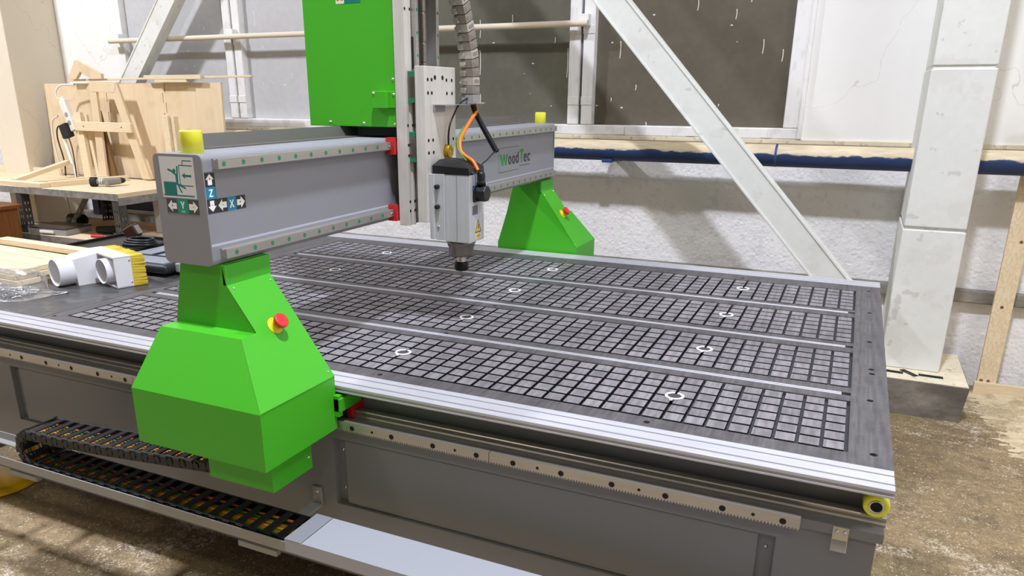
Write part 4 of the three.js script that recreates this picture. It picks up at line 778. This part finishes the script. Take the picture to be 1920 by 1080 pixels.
// white suction hood with brush skirt, built lying on its side
{ const b = [-2.245, 0, -0.231], t = thing('suction_hood', 'white plastic suction hood with two round ports and yellow brush skirt', 'suction hood', b); t.base = [0, 0, 0];
  // local frame: x runs from the big pipe back to the brush, z to the right
  const H = 0.112;
  part(t, 'duct', loft([[-0.078, 0.001, 0.05], [0.0, 0.001, 0.05], [0.0, 0.001, -0.056], [-0.078, 0.001, -0.05]], [[-0.082, 0.1, 0.05], [0.0, H, 0.05], [0.0, H, -0.056], [-0.082, 0.1, -0.05]]), mWhitePlastic);
  part(t, 'port_wall', bx(0.022, 0.062, 0.004, H, -0.056, 0.2, 0.001), mWhitePlastic);
  part(t, 'top_lip', bx(0.0, 0.062, H - 0.002, H + 0.004, -0.056, 0.202, 0.001), mWhitePlastic);
  part(t, 'bottom_lip', bx(0.0, 0.062, 0.001, 0.006, -0.056, 0.202, 0.001), mWhitePlastic);
  part(t, 'side_plate', bx(0.0, 0.064, 0.001, H + 0.003, 0.196, 0.202, 0.001), mWhitePlastic);
  const hose = (p, dir, r, l, wall = 0.003) => lathe([[r - wall, 0], [r - wall, l], [r, l], [r, 0]], p, dir, 44);
  part(t, 'hose_port', hose([-0.079, 0.052, 0.0], [-1, 0, 0.05], 0.0505, 0.06), mWhitePlastic);
  part(t, 'spindle_port', hose([0.022, 0.057, 0.122], [-1, 0, 0.05], 0.046, 0.042), mWhitePlastic);
  part(t, 'port_opening', cyl([0.0222, 0.057, 0.122], [0.021, 0.057, 0.122], 0.043, 0.043, 32), M({ color: 0x5b5956, roughness: 0.7 }));
  part(t, 'clip', bx(-0.004, 0.02, 0.048, 0.066, 0.052, 0.066, 0.001), mBlackMatt);
  for (const y of [0.018, 0.098]) part(t, 'screw', lathe([[0, 0.002], [0.003, 0.0016], [0.0042, 0]], [0.054, y, 0.202], [0, 0, 1], 12), mScrew);
  const tufts = [[], [], []];
  for (let i = 0; i < 33; i++) for (const z of [0.2, 0.194, 0.188]) { const y = 0.005 + i * 0.0033; tufts[i % 3].push(bar([0.06, y, z], [0.108 + rr(-0.003, 0.003), Math.max(0.003, y - 0.002 + rr(-0.002, 0.002)), z + rr(-0.001, 0.004)], 0.006, 0.0042, [0, 1, 0.05])); }
  for (let i = 0; i < 58; i++) { const z = -0.056 + i * 0.0044; for (const y of [H, H - 0.005]) tufts[i % 3].push(bar([0.06, y, z], [0.108 + rr(-0.003, 0.003), y + rr(-0.003, 0.003), z + rr(-0.002, 0.002)], 0.006, 0.0042)); }
  tufts.forEach((l, i) => tagStuff(part(t, 'brush_tufts', l, mBristle[i])));
  t.base = b; t.rotation.y = 1.265;
}
// tool case, open lid lying flat
{ const b = [-2.33, 0, -0.5], t = thing('tool_case', 'grey and black plastic tool case lying open behind the suction hood', 'tool case', b); t.base = [0, 0, 0];
  part(t, 'lid', [bx(-0.02, 0.3, 0.012, 0.05, -0.2, 0.14, 0.016, 3)], mCaseDark);
  part(t, 'lid_panel', [bx(0.0, 0.28, 0.044, 0.056, -0.18, 0.12, 0.006, 2)], mCaseGrey);
  part(t, 'lid_rib', [bx(0.03, 0.25, 0.056, 0.06, 0.03, 0.038, 0.001), bx(0.12, 0.132, 0.056, 0.062, -0.16, 0.03, 0.001)], mCaseDark);
  for (const z of [-0.11, 0.06]) part(t, 'latch', [bx(0.298, 0.318, 0.014, 0.05, z - 0.03, z + 0.03, 0.005, 2), bx(0.31, 0.325, 0.016, 0.03, z - 0.022, z + 0.022, 0.004, 2)], mTray);
  part(t, 'tray', [bx(-0.34, -0.03, 0.0, 0.06, -0.24, 0.1, 0.01, 2), bx(-0.33, -0.04, 0.058, 0.072, -0.24, -0.23, 0.003), bx(-0.34, -0.33, 0.058, 0.072, -0.24, 0.1, 0.003)], mBlack);
  t.base = b; t.rotation.y = 0.03;
}
{ const b = [-2.5, 0.062, -0.66], t = thing('multi_tool', 'dark brown hand tool with a chrome plate leaning in the case', 'tool', b); t.base = [0, 0, 0];
  part(t, 'grip', [rotAbout(bx(-0.03, 0.03, 0.014, 0.07, -0.02, 0.02, 0.008, 2), [0, 0, 1], 0.5, [0, 0, 0])], M({ color: 0x3a241c, roughness: 0.4 }));
  part(t, 'plate', [rotAbout(bx(0.0305, 0.034, 0.02, 0.06, -0.016, 0.016, 0.001), [0, 0, 1], 0.5, [0, 0, 0])], mChrome);
  t.base = b; t.rotation.y = 0.3; }
{ const b = [-2.42, 0.062, -0.6], t = thing('cable_coil', 'coil of black cable lying on the tool case', 'cable', b); t.base = [0, 0, 0];
  part(t, 'coil', [0, 1, 2].map(k => new THREE.TorusGeometry(0.06 - k * 0.008, 0.006, 8, 30).rotateX(Math.PI / 2).scale(1.3, 1, 0.9).translate(k * 0.006, 0.006 + k * 0.009, 0)), mCableBlack); t.base = b; }

// ---------------------------------------------------------------- workbench
const BT = 0.08, BZ = -1.69, BR = -3.845, BL = -6.2, BB = -2.36, SH = -0.235;
const bench = thing('workbench', 'workbench of slotted steel angle with pale board top and lower shelf', 'workbench', [-4.9, FY, -2.0]);
part(bench, 'table_board', [bx(BL, -4.42, BT - 0.03, BT, BB, BZ + 0.01, 0.003), bx(-4.415, BR, BT - 0.03, BT, BB, BZ + 0.01, 0.003)], mPly);
part(bench, 'front_angle', [bx(BL, BR, BT - 0.045, BT - 0.002, BZ + 0.01, BZ + 0.014), bx(BL, BR, BT - 0.05, BT - 0.032, BB, BZ + 0.01)].slice(0, 1), mGalv);
part(bench, 'end_angle', [bx(BR - 0.004, BR, BT - 0.075, BT - 0.03, BB, BZ + 0.01)], mGalv);
part(bench, 'shelf_board', [bx(-4.86, BR - 0.03, SH - 0.015, SH, BB, BZ + 0.012, 0.002)], mPly);
part(bench, 'shelf_angle', [bx(-4.86, BR, SH - 0.045, SH - 0.003, BZ + 0.012, BZ + 0.016)], mGalv);
function slotLeg(x, z, sx, sz) {  // perforated angle: two flanges with oblong holes
  const mk = (plane, a0, dirs) => {
    const holes = []; const o = plane === 'xy' ? x : z; const w = 0.055 * dirs;
    for (let y = FY + 0.04; y < BT - 0.1; y += 0.045) for (const k of [0.3, 0.7]) { const c = o + w * k, p = new THREE.Path(); p.moveTo(c - 0.005, y - 0.009); p.lineTo(c - 0.005, y + 0.009); p.lineTo(c + 0.005, y + 0.009); p.lineTo(c + 0.005, y - 0.009); holes.push(p); }
    const lo = Math.min(o, o + w), hi = Math.max(o, o + w);
    return extr([[lo, FY], [hi, FY], [hi, BT - 0.046], [lo, BT - 0.046]], plane, a0, a0 + 0.003, holes);
  };
  part(bench, 'leg', [mk('xy', z, sx), mk('zy', x, sz)], mGalvDark);
}
slotLeg(-4.79, BZ + 0.004, -1, -1); slotLeg(BR - 0.012, BZ + 0.004, -1, -1); slotLeg(-4.79, BB + 0.02, 1, 1); slotLeg(BR - 0.07, BB + 0.02, 1, 1); slotLeg(-6.1, BZ + 0.004, 1, -1);
part(bench, 'diagonal_tube', cyl([-4.62, BT - 0.04, -2.1], [-4.7, SH, -1.95], 0.018, 0.018, 16), mGalv);
// navy rack beam behind the bench
{ const t = thing('rack_beam', 'dark navy steel rack beam behind the workbench legs', 'beam', [-4.2, -0.13, -2.43]);
  part(t, 'beam', [bx(-5.0, -3.2, -0.16, -0.09, -2.45, -2.41, 0.003), bx(-5.0, -3.2, -0.085, -0.06, -2.45, -2.43, 0.002)], mNavy); part(t, 'end_plate', bx(-5.03, -4.96, -0.22, -0.02, -2.45, -2.4, 0.003), mNavy); }
// loose timber frame and drill on the bench
const stick = (name, label, a, b, w, h, group) => { const t = thing(name, label, 'timber', a, group); part(t, 'timber', bar(a, b, w, h, [0, 1, 0], 0.002), mPine); return t; };
stick('pine_batten', 'pine batten at the front edge of the workbench, part of an open corner', [-5.35, BT + 0.015, -1.735], [-4.56, BT + 0.015, -1.71], 0.07, 0.03, 'battens on the bench');
stick('pine_batten', 'pine batten running back across the workbench past the drill', [-4.575, BT + 0.017, -1.75], [-4.46, BT + 0.017, -2.28], 0.05, 0.034, 'battens on the bench');
stick('pine_batten', 'shorter pine batten between the two longer ones on the workbench', [-4.76, BT + 0.015, -1.79], [-4.62, BT + 0.015, -2.24], 0.042, 0.03, 'battens on the bench');
stick('pine_batten', 'pine batten resting raised at the back left of the workbench', [-4.98, BT + 0.018, -1.78], [-5.03, BT + 0.11, -2.25], 0.045, 0.03, 'battens on the bench');
stick('pine_batten', 'long pine batten along the back edge of the workbench', [-6.0, BT + 0.025, -2.3], [-5.2, BT + 0.025, -2.31], 0.03, 0.05, 'battens on the bench');
{ const b = [-4.26, BT, -1.95], t = thing('cordless_drill', 'grey cordless drill lying on the workbench top', 'drill', b); t.base = [0, 0, 0];
  part(t, 'battery', lathe([[0, 0], [0.04, 0], [0.043, 0.006], [0.043, 0.05], [0.04, 0.055], [0, 0.055]], [-0.13, 0.043, 0.05], [0.95, 0, -0.3], 28), mBlackMatt);
  part(t, 'battery_face', cyl([-0.1305, 0.043, 0.0502], [-0.133, 0.043, 0.051], 0.03, 0.03, 24), mTray);
  part(t, 'grip', [cyl([-0.09, 0.043, 0.037], [0.05, 0.043, -0.01], 0.026, 0.03, 18)], mDrillGrey);
  for (const k of [0.3, 0.42]) part(t, 'band', cyl([-0.09 + 0.14 * k - 0.003, 0.043, 0.037 - 0.047 * k], [-0.09 + 0.14 * k + 0.004, 0.043, 0.036 - 0.047 * k], 0.0295, 0.0295, 20), mWhiteStrip);
  part(t, 'motor_housing', [cyl([0.03, 0.045, 0.06], [0.075, 0.045, -0.07], 0.034, 0.031, 20)], mDrillGrey);
  part(t, 'chuck', lathe([[0, 0], [0.026, 0], [0.026, 0.03], [0.018, 0.055], [0.006, 0.06], [0, 0.06]], [0.074, 0.045, -0.068], [0.32, 0, -0.94], 20), mBlack);
  t.base = b; t.rotation.y = 0.25; t.scale.setScalar(0.74); }
// shelf contents
{ const b = [-4.6, SH, -1.8], t = thing('parts_organizer', 'flat clear parts organizer with dark lid on the bench shelf', 'box', b); t.base = [0, 0, 0];
  part(t, 'tray', bx(-0.16, 0.16, 0.0, 0.04, -0.11, 0.11, 0.006, 2), mTray); part(t, 'lid', bx(-0.162, 0.162, 0.04, 0.05, -0.112, 0.112, 0.003), M({ color: 0x4a4038, roughness: 0.3 })); part(t, 'handle', bx(-0.06, 0.06, 0.012, 0.03, 0.11, 0.125, 0.004), mWhiteStrip); t.base = b; t.rotation.y = 0.1; }
{ const b = [-4.82, SH, -1.78], t = thing('parts_organizer', 'small white parts box beside the left bench leg on the shelf', 'box', b); t.base = [0, 0, 0];
  part(t, 'tray', bx(-0.06, 0.06, 0, 0.035, -0.09, 0.09, 0.005, 2), mWhiteStrip); part(t, 'lid', bx(-0.061, 0.061, 0.035, 0.045, -0.091, 0.091, 0.003), mTray); t.base = b; }
{ const b = [-4.78, SH + 0.051, -1.98], t = thing('tape_roll', 'black roll standing at the back of the bench shelf', 'roll', [-4.72, SH, -2.02]); part(t, 'roll', lathe([[0.018, -0.06], [0.045, -0.06], [0.045, 0.06], [0.018, 0.06], [0.018, -0.06]], [-4.72, SH + 0.0455, -2.02], [1, 0, 0], 28), mBlack); }
{ const b = [-4.22, SH, -1.88], t = thing('angle_grinder', 'black hand grinder lying on the bench shelf', 'grinder', b); t.base = [0, 0, 0];
  part(t, 'body', [cyl([-0.09, 0.03, 0.02], [0.05, 0.032, -0.02], 0.024, 0.03, 16), cyl([0.05, 0.032, -0.02], [0.09, 0.04, -0.03], 0.032, 0.026, 16)], mBlackMatt); part(t, 'guard', lathe([[0, 0], [0.055, 0], [0.055, 0.01], [0, 0.012]], [0.08, 0.008, -0.03], [0, 1, 0], 24), mCaseGrey); t.base = b; }
[['screwdriver', 'red handled screwdriver on the bench shelf', [-4.17, SH, -1.76], mRed, 0.3], ['marker_pen', 'orange grip knife on the bench shelf near the right leg', [-4.02, SH, -1.75], M({ color: 0xb9745c, roughness: 0.5 }), -0.2]].forEach(([n, l, b, m, a]) => { const t = thing(n, l, 'tool', b); t.base = [0, 0, 0]; part(t, 'handle', cyl([-0.06, 0.012, 0], [0.03, 0.012, 0], 0.011, 0.009, 12), m); part(t, 'blade', cyl([0.03, 0.012, 0], [0.11, 0.008, 0], 0.004, 0.003, 8), mGalv); t.base = b; t.rotation.y = a; });
{ const b = [-3.87, SH, -2.02], t = thing('canister', 'grey plastic canister with a handle behind the right bench leg', 'canister', [-3.93, SH, -2.12]); t.base = [0, 0, 0];
  const s = new THREE.Shape(); s.moveTo(-0.07, 0); s.lineTo(0.07, 0); s.lineTo(0.075, 0.19); s.lineTo(0.12, 0.24); s.lineTo(0.12, 0.285); s.lineTo(-0.03, 0.285); s.lineTo(-0.07, 0.22);
  const hole = new THREE.Path(); hole.moveTo(-0.012, 0.2); hole.lineTo(0.035, 0.2); hole.lineTo(0.06, 0.25); hole.lineTo(0.0, 0.255);
  part(t, 'bottle', extr(s, 'xy', -0.045, 0.045, [hole], 0.008), mBottle); part(t, 'cap', cyl([0.085, 0.285, 0], [0.085, 0.31, 0], 0.025, 0.025, 18), mWhiteStrip); t.base = [-3.93, SH, -2.12]; t.rotation.y = 0.4; }
{ const t = thing('cardboard_box', 'brown printed cardboard box beside the canister', 'box', [-3.86, SH, -2.25]); part(t, 'carton', bx(-3.92, -3.8, SH, SH + 0.2, -2.3, -2.2, 0.002), mCard); part(t, 'label_band', bx(-3.921, -3.799, SH + 0.04, SH + 0.08, -2.301, -2.199), mWhiteStrip); }
{ const t = thing('wooden_cabinet', 'brown varnished wooden cabinet corner at the left frame edge', 'cabinet', [-5.02, FY, -1.55]); part(t, 'body', bx(-5.4, -4.72, FY, -0.05, -1.6, -1.42, 0.004), mBrownWood); part(t, 'top', bx(-5.42, -4.7, -0.05, -0.025, -1.62, -1.4, 0.004), mBrownWood); }

// ---------------------------------------------------------------- boards and frames behind the bench
{ const b = [-4.4, BT, -2.42], t = thing('plywood_sheet', 'large plywood sheet leaning behind the workbench with jagged joint lines', 'plywood', b); t.base = [0, 0, 0];
  // three sheets joined with finger joints: outlines interlock with a narrow gap
  const top = 0.67, bot = 0.0, X = [-1.0, -0.32, 0.245, 0.775], zig = (x, s) => { const p = []; for (let i = 0; i <= 10; i++) { const y = bot + (top - bot) * i / 10, o = (i % 2 ? 0.012 : -0.012); if (i) p.push([x + ((i - 1) % 2 ? 0.012 : -0.012) + s * 0.0035, y]); p.push([x + o + s * 0.0035, y]); } return p; };
  for (let k = 0; k < 3; k++) { const l = k ? zig(X[k], 1) : [[X[0], bot], [X[0], top]], r = k < 2 ? zig(X[k + 1], -1) : [[X[3], bot], [X[3], top]]; part(t, 'sheet', extr([...l.slice().reverse().reverse(), ...r.reverse()], 'xy', -0.009, 0.009), mPly); }
  part(t, 'backing', bx(-0.4, 0.3, bot, top - 0.01, -0.013, -0.0095), mPlyDark);
  t.base = b; t.rotation.x = -0.035; }
{ const t = thing('pine_strip', 'thin pine strip laid along the top of the plywood sheet', 'timber', [-4.2, 0.77, -2.41]); part(t, 'strip', bar([-5.1, 0.772, -2.43], [-3.34, 0.788, -2.43], 0.03, 0.014, [0, 1, 0], 0.002), mPine); part(t, 'block', bx(-4.28, -3.75, 0.772, 0.8, -2.415, -2.385, 0.002), mPine); part(t, 'lower_block', bx(-4.18, -3.88, 0.752, 0.77, -2.415, -2.385, 0.002), mPine); }
{ const t = thing('corner_piece', 'angled plywood corner piece standing on top of the boards', 'timber', [-4.85, 0.77, -2.42]);
  part(t, 'angle', extr([[-5.05, 0.778], [-4.95, 0.905], [-4.925, 0.91], [-4.69, 0.815], [-4.69, 0.778], [-4.8, 0.778], [-4.905, 0.83], [-4.96, 0.778]], 'xy', -2.4, -2.375, [], 0.002), mPly); }
{ const b = [-4.62, BT, -2.3], t = thing('trestle', 'A-shaped plywood trestle with a crossbar standing on the workbench', 'trestle', b);
  part(t, 'leg', extr([[-4.745, 0.765], [-4.66, 0.76], [-4.685, 0.69], [-4.705, 0.09], [-4.79, 0.09]], 'xy', -2.33, -2.31, [], 0.002), mPly);
  part(t, 'leg', extr([[-4.55, 0.76], [-4.47, 0.755], [-4.26, 0.09], [-4.34, 0.09], [-4.53, 0.69]], 'xy', -2.33, -2.31, [], 0.002), mPly);
  part(t, 'head', extr([[-4.745, 0.765], [-4.47, 0.755], [-4.5, 0.685], [-4.73, 0.69]], 'xy', -2.332, -2.308, [], 0.002), mPly);
  part(t, 'leg', extr([[-4.8, 0.56], [-4.74, 0.56], [-4.66, 0.09], [-4.72, 0.09]].map(([x, y]) => [x + 0.02, y]), 'xy', -2.36, -2.34), mPlyDark);
  const c = part(t, 'crossbar', bar([-4.925, 0.452, -2.29], [-4.345, 0.447, -2.29], 0.066, 0.028, [0, 0, 1], 0.003), mPine);
  for (const x of [-4.83, -4.44]) part(c, 'screw', lathe([[0, 0.001], [0.006, 0.0006], [0.007, 0]], [x, 0.45, -2.276], [0, 0, 1], 12), mDarkSteel);
}
{ const t = thing('trestle_strut', 'plywood strut left of the trestle leaning on its crossbar', 'timber', [-4.95, BT, -2.3]); part(t, 'strut', bar([-4.93, 0.545, -2.325], [-4.87, 0.085, -2.29], 0.075, 0.03, [0, 0, 1], 0.003), mPine); part(t, 'inner_strut', bar([-4.88, 0.53, -2.35], [-4.8, 0.085, -2.32], 0.03, 0.02, [0, 0, 1], 0.002), mPine); }
{ const t = thing('pine_post', 'short upright pine post against the plywood to the right of the trestle', 'timber', [-4.02, BT, -2.3]); part(t, 'post', [bx(-4.06, -4.005, BT, 0.535, -2.34, -2.3, 0.003), bx(-4.005, -3.97, BT, 0.53, -2.36, -2.32, 0.003)], mPineV); }
// power strip and leads on the column
{ const b = [-5.0, 0.53, -2.3], t = thing('power_strip', 'white power strip hanging beside the plywood', 'power strip', b); t.base = [0, 0, 0];
  part(t, 'housing', rotAbout(bx(-0.03, 0.03, -0.12, 0.11, -0.02, 0.02, 0.006, 2), [0, 0, 1], 0.33, [0, 0, 0]), mWhiteStrip);
  part(t, 'end_cap', rotAbout(bx(-0.022, 0.022, 0.108, 0.13, -0.014, 0.014, 0.004), [0, 0, 1], 0.33, [0, 0, 0]), mWhiteStrip);
  for (const y of [-0.06, 0.0]) part(t, 'socket', rotAbout(cyl([0, y, 0.0195], [0, y, 0.021], 0.018, 0.018, 20), [0, 0, 1], 0.33, [0, 0, 0]), mTray);
  t.base = b; }
{ const b = [-5.02, 0.42, -2.275], t = thing('plug_adapter', 'black plug adapter hanging under the white power strip', 'adapter', b); t.base = [0, 0, 0]; part(t, 'body', rotAbout(bx(-0.04, 0.04, -0.055, 0.045, -0.025, 0.025, 0.006, 2), [0, 0, 1], 0.3, [0, 0, 0]), mBlackMatt); t.base = b; }
cable('mains_cable', 'white cable looping over the plywood to the power strip', [[-4.94, 0.74, -2.34], [-5.06, 0.735, -2.32], [-5.1, 0.69, -2.3], [-5.085, 0.64, -2.3], [-5.04, 0.65, -2.3]], 0.007, mCableWhite);
cable('mains_cable', 'long white cable hanging down beside the left column', [[-5.08, 0.52, -2.27], [-5.15, 0.48, -2.27], [-5.17, 0.35, -2.27], [-5.15, 0.1, -2.27], [-5.12, -0.2, -2.27]], 0.006, mCableWhite);
cable('black_lead', 'black lead hanging from the plug adapter beside the column', [[-5.03, 0.45, -2.26], [-5.09, 0.44, -2.26], [-5.11, 0.36, -2.26], [-5.08, 0.2, -2.26], [-5.09, 0.085, -2.26]], 0.005, mCableBlack);
cable('black_lead', 'black lead hanging straight down below the plug adapter', [[-4.99, 0.38, -2.26], [-4.97, 0.3, -2.26], [-4.965, 0.2, -2.26], [-4.97, 0.085, -2.26]], 0.004, mCableBlack);
{ const t = thing('white_pole', 'thin white pole standing beside the hanging leads', 'pole', [-5.03, BT, -2.28]); part(t, 'pole', cyl([-5.08, 0.36, -2.29], [-4.98, BT, -2.27], 0.013, 0.013, 14), mWhiteStrip); }
// pine frame leaning at the right wall
{ const t = thing('timber_frame', 'pine board frame standing against the wall right of the column', 'timber frame', [1.05, FY, -2.58]);
  const f = part(t, 'upright', extr([[1.012, -0.735], [1.095, -0.735], [1.095, 0.62], [1.012, 0.62]], 'xy', -2.607, -2.585, [], 0.002), mPineV);
  part(t, 'bottom_rail', extr([[1.0, FY], [2.2, FY], [2.2, -0.685], [1.0, -0.685]], 'xy', -2.585, -2.563, [], 0.002), mPine);
  for (const [x, y] of [[1.03, -0.7], [1.06, -0.73], [1.05, -0.3], [1.07, 0.02]]) part(f, 'knot', lathe([[0, 0.0008], [0.006, 0.0005], [0.008, 0]], [x, Math.max(y, -0.68), -2.585], [0, 0, 1], 10), mPlyDark); }

scene.traverse(o => { if (o.isMesh) { o.castShadow = true; o.receiveShadow = true; } });
renderer.render(scene, camera);
